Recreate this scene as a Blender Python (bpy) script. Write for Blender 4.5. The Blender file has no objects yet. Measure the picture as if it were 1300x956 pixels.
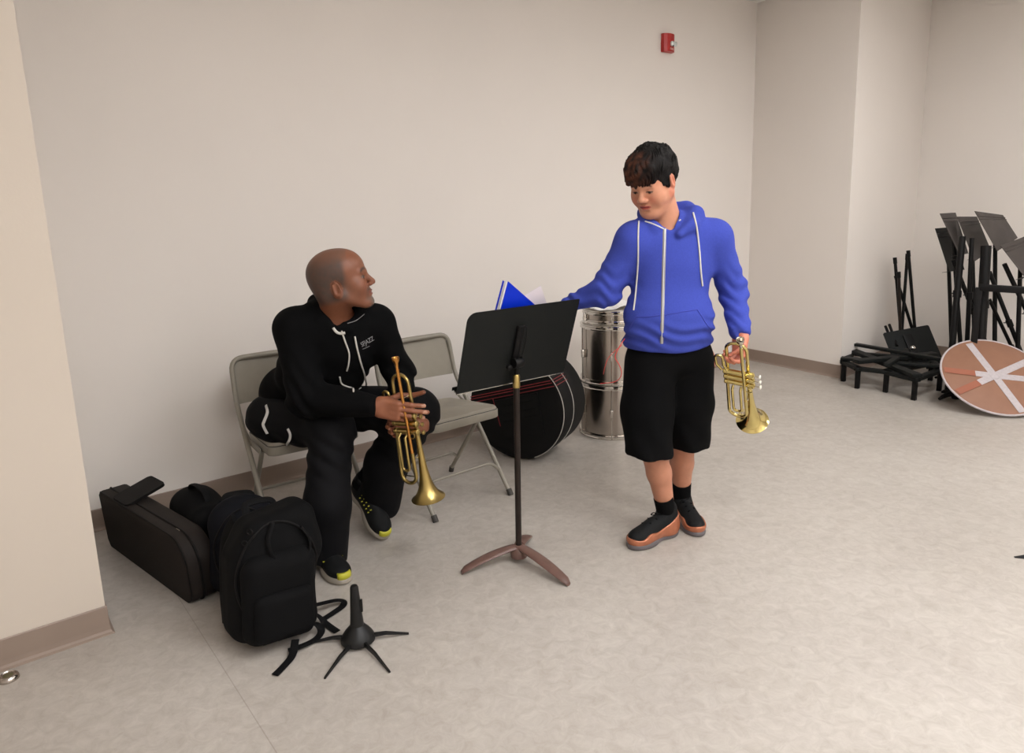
import bpy, bmesh, math, random
import numpy as np
from mathutils import Vector, Matrix
from mathutils.bvhtree import BVHTree
random.seed(7); rng = np.random.default_rng(5)
SC = bpy.context.scene; COL = SC.collection
PI = math.pi
def V3(*a): return np.array(a, float)
def nrm(v): v = np.asarray(v, float); return v / np.linalg.norm(v)

# ---------------------------------------------------------------- camera
FPX, CAMH, PITCH, ROLL = 900.0, 1.42, math.radians(10.80), math.radians(-1.79)
Fw = V3(0, math.cos(PITCH), -math.sin(PITCH)); R0 = V3(1, 0, 0); U0 = np.cross(R0, Fw)
Rw = math.cos(ROLL) * R0 + math.sin(ROLL) * U0; Uw = math.cos(ROLL) * U0 - math.sin(ROLL) * R0
CP = V3(0, 0, CAMH)
def ray(x, y): return Fw * FPX + Rw * (x - 650) - Uw * (y - 433.5)
def fl(x, y, z=0.0):
    d = ray(x, y); return CP + d * ((z - CAMH) / d[2])
def at(x, y, Y):
    d = ray(x, y); return CP + d * (Y / d[1])
cam_d = bpy.data.cameras.new('camera'); cam = bpy.data.objects.new('camera', cam_d); COL.objects.link(cam)
cam_d.sensor_width = 36; cam_d.lens = FPX / 1300 * 36; cam_d.shift_y = -44.5 / 1300; cam_d.clip_start = 0.05
M = Matrix((tuple(Rw), tuple(Uw), tuple(-Fw))).transposed().to_4x4(); M.translation = Vector(CP); cam.matrix_world = M
SC.camera = cam

# ---------------------------------------------------------------- materials
def lin(c):
    return tuple((x / 12.92 if x <= .04045 else ((x + .055) / 1.055) ** 2.4) for x in [v / 255 for v in c])
def mat(name, rgb, rough=.6, metal=0., noise=0., nscale=20., bump=0., bscale=200., spec=.5, sheen=0., attr=None, coat=0., aniso=None):
    m = bpy.data.materials.new(name); m.use_nodes = True; nt = m.node_tree; b = nt.nodes['Principled BSDF']
    L = nt.links.new; tc = nt.nodes.new('ShaderNodeTexCoord')
    c = lin(rgb) + (1,)
    b.inputs['Base Color'].default_value = c; b.inputs['Roughness'].default_value = rough; b.inputs['Metallic'].default_value = metal
    b.inputs['Specular IOR Level'].default_value = spec
    if sheen: b.inputs['Sheen Weight'].default_value = sheen; b.inputs['Sheen Roughness'].default_value = .5
    if coat: b.inputs['Coat Weight'].default_value = coat
    if attr:
        a = nt.nodes.new('ShaderNodeAttribute'); a.attribute_name = attr; src = a.outputs['Color']
    else:
        a = nt.nodes.new('ShaderNodeRGB'); a.outputs[0].default_value = c; src = a.outputs[0]
    n = nt.nodes.new('ShaderNodeTexNoise'); n.inputs['Scale'].default_value = nscale; n.inputs['Detail'].default_value = 5
    L(tc.outputs['Object'], n.inputs['Vector'])
    mr = nt.nodes.new('ShaderNodeMapRange'); mr.inputs[1].default_value = .3; mr.inputs[2].default_value = .7
    mr.inputs[3].default_value = 1 - noise; mr.inputs[4].default_value = 1 + noise; L(n.outputs[0], mr.inputs[0])
    vm = nt.nodes.new('ShaderNodeVectorMath'); vm.operation = 'SCALE'; L(src, vm.inputs[0]); L(mr.outputs[0], vm.inputs['Scale'])
    L(vm.outputs[0], b.inputs['Base Color'])
    if bump:
        n2 = nt.nodes.new('ShaderNodeTexNoise'); n2.inputs['Scale'].default_value = bscale; n2.inputs['Detail'].default_value = 4
        L(tc.outputs['Object'], n2.inputs['Vector']); bp = nt.nodes.new('ShaderNodeBump'); bp.inputs['Strength'].default_value = bump
        bp.inputs['Distance'].default_value = .003; L(n2.outputs[0], bp.inputs['Height']); L(bp.outputs[0], b.inputs['Normal'])
    return m
MT = {}
MT['wall'] = mat('wall paint', (225, 218, 211), .75, noise=.012, nscale=2, bump=.08, bscale=140)
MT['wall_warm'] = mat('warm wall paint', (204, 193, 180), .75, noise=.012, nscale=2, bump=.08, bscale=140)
MT['ceil'] = mat('ceiling tile', (236, 234, 230), .9, noise=.02, nscale=60)
MT['base'] = mat('cove base vinyl', (142, 125, 113), .45, noise=.03, nscale=8)
MT['chair'] = mat('grey beige chair enamel', (140, 134, 122), .38, noise=.03, nscale=30)
MT['chair_pad'] = mat('grey beige vinyl pad', (140, 133, 120), .5, noise=.03, nscale=30, bump=.1, bscale=400)
MT['rubber'] = mat('dark rubber', (58, 54, 50), .7)
MT['black_metal'] = mat('black powder coat', (13, 12, 12), .5, spec=.2, noise=.1, nscale=30)
MT['desk_black'] = mat('black desk enamel', (18, 20, 19), .55, spec=.2, noise=.06, nscale=18)
MT['desk_grey'] = mat('worn dark grey desk', (66, 60, 57), .45, spec=.35, noise=.18, nscale=14)
MT['stand_brown'] = mat('worn brown stand paint', (100, 74, 66), .42, noise=.18, nscale=22)
MT['pole_brown'] = mat('dark brown pole', (34, 26, 22), .4, spec=.25, noise=.15, nscale=22)
MT['chrome'] = mat('chrome', (200, 196, 190), .12, 1.)
MT['steel'] = mat('polished drum shell', (176, 168, 160), .22, 1., noise=.05, nscale=9)
MT['brass'] = mat('brushed lacquered brass', (178, 156, 98), .3, 1., noise=.06, nscale=30)
MT['brass_gold'] = mat('polished gold brass', (214, 196, 130), .12, 1., noise=.03, nscale=30)
MT['copper'] = mat('copper leadpipe', (206, 146, 78), .25, 1., noise=.05, nscale=30)
MT['silver'] = mat('nickel silver', (205, 200, 185), .15, 1.)
MT['pearl'] = mat('pearl button', (225, 222, 210), .3)
MT['nylon'] = mat('black nylon', (9, 9, 10), .8, spec=.12, noise=.12, nscale=40, bump=.35, bscale=600)
MT['nylon_navy'] = mat('blue black nylon', (10, 11, 17), .75, spec=.15, noise=.12, nscale=40, bump=.35, bscale=600)
MT['case_cloth'] = mat('black brown case cloth', (32, 26, 23), .7, spec=.25, noise=.08, nscale=30, bump=.3, bscale=700)
MT['case_trim'] = mat('dark case trim', (16, 14, 14), .6, spec=.15, noise=.1, nscale=30)
MT['webbing'] = mat('black webbing', (11, 11, 12), .75, spec=.15, bump=.3, bscale=900)
MT['white_tag'] = mat('white printed card', (215, 215, 222), .5)
MT['blue_plastic'] = mat('royal blue cover', (4, 44, 190), .5, spec=.2)
MT['paper'] = mat('white paper', (232, 230, 228), .7)
MT['paper_lilac'] = mat('pale lilac paper', (212, 202, 208), .7)
MT['red_alarm'] = mat('red alarm plastic', (176, 38, 34), .35)
MT['alarm_text'] = mat('white lettering', (225, 190, 180), .5)
MT['lens'] = mat('clear strobe lens', (210, 214, 212), .08, .3)
MT['dark_lens'] = mat('dark strobe tube', (70, 74, 74), .15, .5)
MT['red_cord'] = mat('red cord', (186, 40, 38), .5)
MT['white_cord'] = mat('off white cotton cord', (200, 196, 188), .8)
MT['bag_black'] = mat('black drum bag', (14, 14, 14), .65, spec=.2, noise=.1, nscale=20, bump=.2, bscale=500)
MT['bag_red'] = mat('dark red piping', (140, 42, 46), .6)
MT['bag_white'] = mat('grey white piping', (188, 184, 178), .6)
MT['drumhead'] = mat('white drumhead', (222, 214, 204), .5)
MT['board_brown'] = mat('brown hardboard', (138, 100, 80), .5, spec=.25, noise=.05, nscale=12)
MT['tape_silver'] = mat('silver foil tape', (186, 178, 180), .4, .25, noise=.08, nscale=60)
MT['tape_brown'] = mat('brown packing tape', (150, 92, 72), .3)
MT['peg_black'] = mat('black cast plastic', (20, 20, 20), .45, spec=.3, noise=.06, nscale=30)
MT['troffer'] = mat('white light frame', (230, 230, 228), .5)
def emis(name, rgb, s):
    m = bpy.data.materials.new(name); m.use_nodes = True; b = m.node_tree.nodes['Principled BSDF']
    b.inputs['Base Color'].default_value = (1, 1, 1, 1); b.inputs['Emission Color'].default_value = lin(rgb) + (1,); b.inputs['Emission Strength'].default_value = s
    return m
MT['lamp'] = emis('lit diffuser', (251, 251, 252), 15.0)

# ---------------------------------------------------------------- objects
def tag(o, label=None, cat=None, group=None, kind=None):
    if label: o['label'] = label
    if cat: o['category'] = cat
    if group: o['group'] = group
    if kind: o['kind'] = kind
    return o
def empty(name, loc, label, cat, group=None, rz=0.):
    o = bpy.data.objects.new(name, None); COL.objects.link(o); o.location = tuple(loc); o.rotation_euler = (0, 0, rz); o.empty_display_size = .1
    return tag(o, label, cat, group)
def adopt(o, parent):
    """parent while keeping the mesh (already in world coordinates) in place"""
    if parent is not None:
        o.parent = parent; pm = wm(parent)
        o.matrix_parent_inverse = pm.inverted()
def wm(o):
    m = Matrix.Translation(o.location) @ o.rotation_euler.to_matrix().to_4x4()
    if o.parent: return wm(o.parent) @ o.matrix_parent_inverse @ m
    return m
class MB:
    def __init__(s): s.v = []; s.f = []; s.sm = []
    def add(s, vs, fs, smooth=False):
        n = len(s.v); s.v += [tuple(float(c) for c in v) for v in vs]; s.f += [tuple(i + n for i in f) for f in fs]; s.sm += [smooth] * len(fs); return s
    def box(s, c, size, ax=None, bev=0.):
        ax = np.eye(3) if ax is None else np.array(ax); h = np.array(size) / 2; c = np.array(c, float)
        if bev <= 0:
            vs = [c + ax[0] * h[0] * i + ax[1] * h[1] * j + ax[2] * h[2] * k for i in (-1, 1) for j in (-1, 1) for k in (-1, 1)]
            return s.add(vs, [(0, 1, 3, 2), (4, 6, 7, 5), (0, 4, 5, 1), (2, 3, 7, 6), (0, 2, 6, 4), (1, 5, 7, 3)])
        bm = bmesh.new(); bmesh.ops.create_cube(bm, size=1); bmesh.ops.scale(bm, vec=tuple(size), verts=bm.verts)
        bmesh.ops.bevel(bm, geom=bm.edges[:], offset=min(bev, min(size) * .49), segments=3, profile=.5, affect='EDGES')
        vs = [c + ax[0] * v.co.x + ax[1] * v.co.y + ax[2] * v.co.z for v in bm.verts]; fs = [tuple(v.index for v in f.verts) for f in bm.faces]; bm.free()
        return s.add(vs, fs, True)
    def prism(s, poly, axo, au, av, aw, t, smooth=False):
        """poly (u,v) list placed at origin axo, thickness t along aw (centred)"""
        axo = np.array(axo, float); n = len(poly)
        vs = [axo + np.array(au) * p[0] + np.array(av) * p[1] + np.array(aw) * (-t / 2) for p in poly] + [axo + np.array(au) * p[0] + np.array(av) * p[1] + np.array(aw) * (t / 2) for p in poly]
        fs = [tuple(range(n))[::-1], tuple(range(n, 2 * n))] + [(i, (i + 1) % n, n + (i + 1) % n, n + i) for i in range(n)]
        return s.add(vs, fs, smooth)
    def tube(s, pts, r, seg=10, closed=False, flat=None, up=None):
        """round tube (or flat strip section when flat=(w,h)) along a polyline"""
        pts = [np.array(p, float) for p in pts]; n = len(pts); rs = r if hasattr(r, '__len__') else [r] * n
        T = []
        for i in range(n):
            a = pts[(i - 1) % n] if (closed or i > 0) else pts[0]; b = pts[(i + 1) % n] if (closed or i < n - 1) else pts[-1]
            T.append(nrm(b - a) if np.linalg.norm(b - a) > 1e-9 else V3(0, 0, 1))
        u = np.cross(T[0], V3(0, 0, 1) if up is None else up)
        if np.linalg.norm(u) < 1e-3: u = np.cross(T[0], V3(1, 0, 0))
        u = nrm(u); vs = []
        for i in range(n):
            if up is not None:
                uu = np.cross(T[i], up if not callable(up) else up(i)); u = nrm(uu) if np.linalg.norm(uu) > 1e-4 else u
            else:
                u = u - T[i] * (u @ T[i]); u = nrm(u)
            w = np.cross(T[i], u)
            for k in range(seg):
                a = 2 * PI * (k + .5) / seg
                if flat is not None:
                    ca, sa = math.cos(a), math.sin(a); q = 4.
                    den = (abs(ca) ** q + abs(sa) ** q) ** (1 / q)
                    vs.append(pts[i] + u * flat[0] / 2 * ca / den + w * flat[1] / 2 * sa / den)
                else: vs.append(pts[i] + (u * math.cos(a) + w * math.sin(a)) * rs[i])
        fs = []
        for i in range(n if closed else n - 1):
            j = (i + 1) % n
            for k in range(seg): fs.append((i * seg + k, i * seg + (k + 1) % seg, j * seg + (k + 1) % seg, j * seg + k))
        if not closed: fs += [tuple(range(seg))[::-1], tuple((n - 1) * seg + k for k in range(seg))]
        return s.add(vs, fs, flat is None or seg > 8)
    def lathe(s, prof, o, ax, seg=32, caps=True):
        """profile (r,z) revolved about axis ax through o"""
        o = np.array(o, float); ax = nrm(ax); u = np.cross(ax, V3(0, 0, 1));
        if np.linalg.norm(u) < 1e-3: u = V3(1, 0, 0)
        u = nrm(u); w = np.cross(ax, u); vs = []
        for r, z in prof:
            for k in range(seg): a = 2 * PI * k / seg; vs.append(o + ax * z + (u * math.cos(a) + w * math.sin(a)) * r)
        fs = [(i * seg + k, i * seg + (k + 1) % seg, (i + 1) * seg + (k + 1) % seg, (i + 1) * seg + k) for i in range(len(prof) - 1) for k in range(seg)]
        if caps: fs += [tuple(range(seg))[::-1], tuple((len(prof) - 1) * seg + k for k in range(seg))]
        return s.add(vs, fs, True)
    def build(s, name, m, parent=None, kind=None):
        me = bpy.data.meshes.new(name); me.from_pydata(s.v, [], s.f); me.validate()
        me.polygons.foreach_set('use_smooth', s.sm[:len(me.polygons)] if len(s.sm) >= len(me.polygons) else [False] * len(me.polygons))
        bm = bmesh.new(); bm.from_mesh(me); bmesh.ops.recalc_face_normals(bm, faces=bm.faces[:])
        for e in bm.edges:
            if len(e.link_faces) == 2 and e.calc_face_angle(0) > math.radians(42): e.smooth = False
        bm.to_mesh(me); bm.free()
        o = bpy.data.objects.new(name, me); COL.objects.link(o); me.materials.append(m)
        if parent is not None: adopt(o, parent)
        if kind: o['kind'] = kind
        return o
def arcpts(c, u, w, r, a0, a1, n):
    return [np.array(c) + np.array(u) * r * math.cos(a) + np.array(w) * r * math.sin(a) for a in np.linspace(a0, a1, n)]
def rounded(pts, rad, n=5):
    """round the corners of an open polyline"""
    pts = [np.array(p, float) for p in pts]; out = [pts[0]]
    for i in range(1, len(pts) - 1):
        a, b, c = pts[i - 1], pts[i], pts[i + 1]; r = min(rad, np.linalg.norm(a - b) * .45, np.linalg.norm(c - b) * .45)
        p0 = b + nrm(a - b) * r; p1 = b + nrm(c - b) * r
        out += [(1 - t) ** 2 * p0 + 2 * t * (1 - t) * b + t * t * p1 for t in np.linspace(0, 1, n)]
    return out + [pts[-1]]
def spline(pts, n=8):
    pts = [np.array(p, float) for p in pts]; P = [2 * pts[0] - pts[1]] + pts + [2 * pts[-1] - pts[-2]]; out = []
    for i in range(1, len(P) - 2):
        for t in np.linspace(0, 1, n, endpoint=False):
            a, b, c, d = P[i - 1], P[i], P[i + 1], P[i + 2]
            out.append(.5 * ((2 * b) + (c - a) * t + (2 * a - 5 * b + 4 * c - d) * t * t + (3 * b - a - 3 * c + d) * t ** 3))
    return out + [pts[-1]]

# ---------------------------------------------------------------- room
Lp = fl(121.5, 674); Cp = fl(947, 456); dW = nrm(Cp - Lp); nW = V3(dW[1], -dW[0], 0)      # along / out of the back wall
Rp = fl(1066, 480); R2 = Rp + nrm(fl(1150, 447) - Rp) * np.linalg.norm(fl(1150, 447) - Rp)
P1 = fl(138.5, 803); CEIL = 3.0; THK = .12
def wall(name, a, b, m=None, z1=CEIL, out=None):
    """wall slab from a to b (floor points) with its room face on the line; body lies on the side 'out'"""
    t = nrm(b - a); q = out if out is not None else V3(-t[1], t[0], 0)
    mb = MB(); mb.add([a, b, b + q * THK, a + q * THK] + [p + V3(0, 0, z1) for p in (a, b, b + q * THK, a + q * THK)],
                      [(0, 1, 5, 4), (1, 2, 6, 5), (2, 3, 7, 6), (3, 0, 4, 7), (0, 3, 2, 1), (4, 5, 6, 7)])
    return mb.build(name, m or MT['wall'], kind='structure')
def baseboard(name, a, b, inn, e0=0., e1=0.):
    t = nrm(b - a); L = np.linalg.norm(b - a)
    prof = [(0, 0), (.017, 0), (.0165, .002), (.010, .006), (.0065, .014), (.005, .03), (.005, .1), (.003, .103), (0, .103)]
    mb = MB(); vs = []
    for s_, e in ((0, e0), (L, e1)):
        for (x, z) in prof: vs.append(a + t * (s_ + (x if e > 0 else (-x if e < 0 else 0)) * (1 if s_ else -1)) + inn * x + V3(0, 0, z))
    n = len(prof); mb.add(vs, [tuple(range(n)), tuple(range(n, 2 * n))[::-1]] + [(i, i + n, (i + 1) % n + n, (i + 1) % n) for i in range(n)])
    return mb.build(name, MT['base'], kind='structure')
LEFT_END = P1 - dW * 2.2; back0 = Lp - dW * 1.9
# perpendicular return of the left pier
hP = (P1 - Lp) @ nW
ret = P1 - nW * hP
farR = R2 + nrm(Rp - Cp) * 5.2
FRONT = 7.6
fr0 = LEFT_END + nW * (FRONT - hP); fr1 = farR + 0
wall('wall_back', ret - dW * .05, Cp, out=-nW)
nR = nrm(Rp - Cp); oR = V3(dW[0], dW[1], 0)
wall('wall_right', Cp, Rp, out=nrm(nrm(R2 - Rp) - nR * .12))
wall('wall_recess', Rp, R2, out=nrm(-nR + oR * .6))
wall('wall_far', R2, farR, out=V3(-nR[1], nR[0], 0))
wall('wall_left', LEFT_END, P1, MT['wall_warm'], out=nrm(-nW - dW * .3))
wall('wall_left_return', P1 - nW * .004, ret, MT['wall_warm'], out=-dW)
wl = LEFT_END; fr_a = wl + nW * 5.6
wall('wall_side', fr_a, wl, out=-dW)
fr_b = farR + nW * .01
k = (fr_a - farR) @ nW
fr_b = farR + nW * k if k > 0 else farR
if k < 0: fr_a2 = fr_a - nW * k
else: fr_a2 = fr_a
wall('wall_front', fr_a, fr_a + dW * ((fr_b - fr_a) @ dW + .3), out=nW)
if k > 0: wall('wall_far_front', farR, fr_b + nW * .1, out=dW)
ext = [back0 - nW * -0.0, Cp]
fc = V3(2, 2, 0)
MB().box((1.5, 2.0, -.05), (16, 16, .1)).build('floor', MT['wall'], kind='structure')
MB().box((1.5, 2.0, CEIL + .05), (16, 16, .1)).build('ceiling', MT['ceil'], kind='structure')
baseboard('baseboard_back', ret, Cp, nW)
baseboard('baseboard_right', Cp, Rp, V3(nR[1], -nR[0], 0), 0, 1)
rr = nrm(R2 - Rp); baseboard('baseboard_recess', Rp, R2, V3(rr[1], -rr[0], 0), 1, 0)
baseboard('baseboard_far', R2, farR, V3(nR[1], -nR[0], 0))
baseboard('baseboard_left', LEFT_END, P1, nW, 0, 1)
baseboard('baseboard_left_return', P1, ret, dW, 1, 0)

# floor material: mottled vinyl sheet with one welded seam
def floor_mat():
    m = bpy.data.materials.new('mottled vinyl floor'); m.use_nodes = True; nt = m.node_tree; b = nt.nodes['Principled BSDF']; L = nt.links.new
    N = nt.nodes.new; tc = N('ShaderNodeTexCoord')
    def noise(sc, det=6, ro=.6, dist=0.):
        n = N('ShaderNodeTexNoise'); n.inputs['Scale'].default_value = sc; n.inputs['Detail'].default_value = det; n.inputs['Roughness'].default_value = ro
        n.inputs['Distortion'].default_value = dist; L(tc.outputs['Object'], n.inputs['Vector']); return n.outputs[0]
    def ramp(src, stops):
        r = N('ShaderNodeValToRGB'); L(src, r.inputs[0]); e = r.color_ramp.elements
        while len(e) < len(stops): e.new(.5)
        for i, (p, c) in enumerate(stops): e[i].position = p; e[i].color = c if len(c) == 4 else tuple(c) + (1,)
        return r.outputs[0]
    c1 = ramp(noise(22, 8, .7, .8), [(.3, lin((164, 156, 147))), (.5, lin((175, 168, 160))), (.72, lin((186, 180, 172)))])
    c2 = ramp(noise(1.3, 4, .6), [(.3, (.9, .89, .88)), (.7, (1.03, 1.03, 1.03))])
    mx = N('ShaderNodeMix'); mx.data_type = 'RGBA'; mx.blend_type = 'MULTIPLY'; mx.inputs[0].default_value = 1; L(c1, mx.inputs[6]); L(c2, mx.inputs[7])
    # seam: distance to a line on the floor
    a = fl(245, 787.6); bb = fl(293.9, 865); t = nrm(bb - a); q = V3(-t[1], t[0], 0)
    dp = N('ShaderNodeVectorMath'); dp.operation = 'DOT_PRODUCT'; dp.inputs[1].default_value = tuple(q); L(tc.outputs['Object'], dp.inputs[0])
    off = N('ShaderNodeMath'); off.operation = 'SUBTRACT'; L(dp.outputs['Value'], off.inputs[0]); off.inputs[1].default_value = float(a @ q)
    ab = N('ShaderNodeMath'); ab.operation = 'PINGPONG'; L(off.outputs[0], ab.inputs[0]); ab.inputs[1].default_value = 1.83 / 2 * 2
    lt = N('ShaderNodeMath'); lt.operation = 'LESS_THAN'; L(ab.outputs[0], lt.inputs[0]); lt.inputs[1].default_value = .0016
    mul = N('ShaderNodeMath'); mul.operation = 'MULTIPLY'; L(lt.outputs[0], mul.inputs[0]); mul.inputs[1].default_value = .35
    m2 = N('ShaderNodeMix'); m2.data_type = 'RGBA'; L(mul.outputs[0], m2.inputs[0]); L(mx.outputs[2], m2.inputs[6]); m2.inputs[7].default_value = lin((110, 98, 88)) + (1,)
    # small scuffs
    sc_ = ramp(noise(9, 2, .4, 2.5), [(.745, (0, 0, 0)), (.77, (.35, .35, .35))])
    m3 = N('ShaderNodeMix'); m3.data_type = 'RGBA'; L(sc_, m3.inputs[0]); L(m2.outputs[2], m3.inputs[6]); m3.inputs[7].default_value = lin((150, 136, 124)) + (1,)
    L(m3.outputs[2], b.inputs['Base Color'])
    rg = ramp(noise(5, 4), [(.3, (.30,) * 3), (.7, (.42,) * 3)]); L(rg, b.inputs['Roughness'])
    b.inputs['Specular IOR Level'].default_value = .45
    bp = N('ShaderNodeBump'); bp.inputs['Strength'].default_value = .05; bp.inputs['Distance'].default_value = .002; L(noise(60), bp.inputs['Height']); L(bp.outputs[0], b.inputs['Normal'])
    return m
bpy.data.objects['floor'].data.materials[0] = floor_mat()

# ceiling lights (above the frame); the last row is added to fill the walls
LI = 0
for (u_, v_) in ((.2, 3.3), (2.9, 2.6), (3.1, 4.4), (-1., 4.3), (1.0, 4.4), (-1., 5.9), (1.0, 5.9)):
    c = Lp + dW * (u_ + 1.0) + nW * v_
    t = empty('ceiling_light', (c[0], c[1], CEIL), ['recessed ceiling light nearest the left pier', 'recessed ceiling light above the music stand', 'recessed ceiling light far to the right of the camera', 'recessed ceiling light behind the camera on the left', 'recessed ceiling light behind the camera in the middle', 'unseen ceiling fill light added in the last row on the left', 'unseen ceiling fill light added in the last row in the middle'][LI], 'ceiling light', 'ceiling lights')
    mb = MB()
    for s in (-1, 1):
        mb.box(c + dW * s * .61 + V3(0, 0, CEIL - .012), (.03, .64, .022), (dW, nW, V3(0, 0, 1)))
        mb.box(c + nW * s * .305 + V3(0, 0, CEIL - .012), (1.22, .03, .022), (dW, nW, V3(0, 0, 1)))
    mb.build('frame', MT['troffer'], t)
    MB().box(c + V3(0, 0, CEIL - .006), (1.19, .58, .008), (dW, nW, V3(0, 0, 1))).build('diffuser', MT['lamp'], t)
    LI += 1
w = bpy.data.worlds.new('world'); SC.world = w; w.use_nodes = True
w.node_tree.nodes['Background'].inputs[0].default_value = (.5, .48, .45, 1); w.node_tree.nodes['Background'].inputs[1].default_value = .3
SC.view_settings.view_transform = 'Standard'; SC.view_settings.look = 'None'; SC.view_settings.gamma = 1; SC.view_settings.use_curve_mapping = False
SC.view_settings.exposure = 0.33
# ================================================================ implicit surfaces (bodies, clothes, bags)
def pcap(a, b, ra, rb=None):
    a = np.array(a, float); b = np.array(b, float); rb = ra if rb is None else rb; ab = b - a; L2 = max(float(ab @ ab), 1e-12)
    def f(P):
        t = np.clip((P - a) @ ab / L2, 0, 1); return np.linalg.norm(P - a - t[:, None] * ab, axis=1) - (ra + (rb - ra) * t)
    return f, (a + b) / 2, math.sqrt(L2) / 2 + max(ra, rb)
def pell(c, R, r):
    """ellipsoid; R columns are its axes"""
    c = np.array(c, float); r = np.array(r, float); R = np.array(R, float)
    def f(P):
        q = (P - c) @ R; k0 = np.linalg.norm(q / r, axis=1); k1 = np.linalg.norm(q / (r * r), axis=1); return k0 * (k0 - 1) / np.maximum(k1, 1e-9)
    return f, c, float(max(r))
def pbox(c, R, h, rad):
    c = np.array(c, float); h = np.array(h, float) - rad; R = np.array(R, float)
    def f(P):
        q = np.abs((P - c) @ R) - h; return np.linalg.norm(np.maximum(q, 0), axis=1) + np.minimum(q.max(1), 0) - rad
    return f, c, float(np.linalg.norm(h)) + rad
def psq(a, b, ra, rb, side, flat):
    """tapered capsule with elliptical section: squashed by 'flat' along unit vector side"""
    a = np.array(a, float); b = np.array(b, float); side = nrm(side)
    def tr(P): return P + (P @ side)[..., None] * side * (1 / flat - 1)
    f0, c0, _ = pcap(tr(a), tr(b), ra, rb)
    return (lambda P: f0(tr(P)) * min(flat, 1.)), (a + b) / 2, np.linalg.norm(a - b) / 2 + max(ra, rb) * max(1, flat)
def pplane(o, n):
    o = np.array(o, float); n = nrm(n); return (lambda P: (P - o) @ n), None, None
def ev(ops, P, margin):
    d = np.full(len(P), 1.0)
    for mode, (f, c, R), k in ops:
        if c is None: idx = slice(None); Q = P
        else:
            m = ((P - c) ** 2).sum(1) < (R + margin + k) ** 2; idx = np.nonzero(m)[0]
            if len(idx) == 0: continue
            Q = P[idx]
        a = d[idx]; b = f(Q)
        if mode == 's': b = -b
        if mode == 'u':
            r = np.minimum(a, b)
            if k > 0: r -= np.maximum(k - np.abs(a - b), 0) ** 2 / (4 * k)
        else:       # 's' subtract, 'i' intersect
            r = np.maximum(a, b)
            if k > 0: r += np.maximum(k - np.abs(a - b), 0) ** 2 / (4 * k)
        d[idx] = r
    return d
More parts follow.
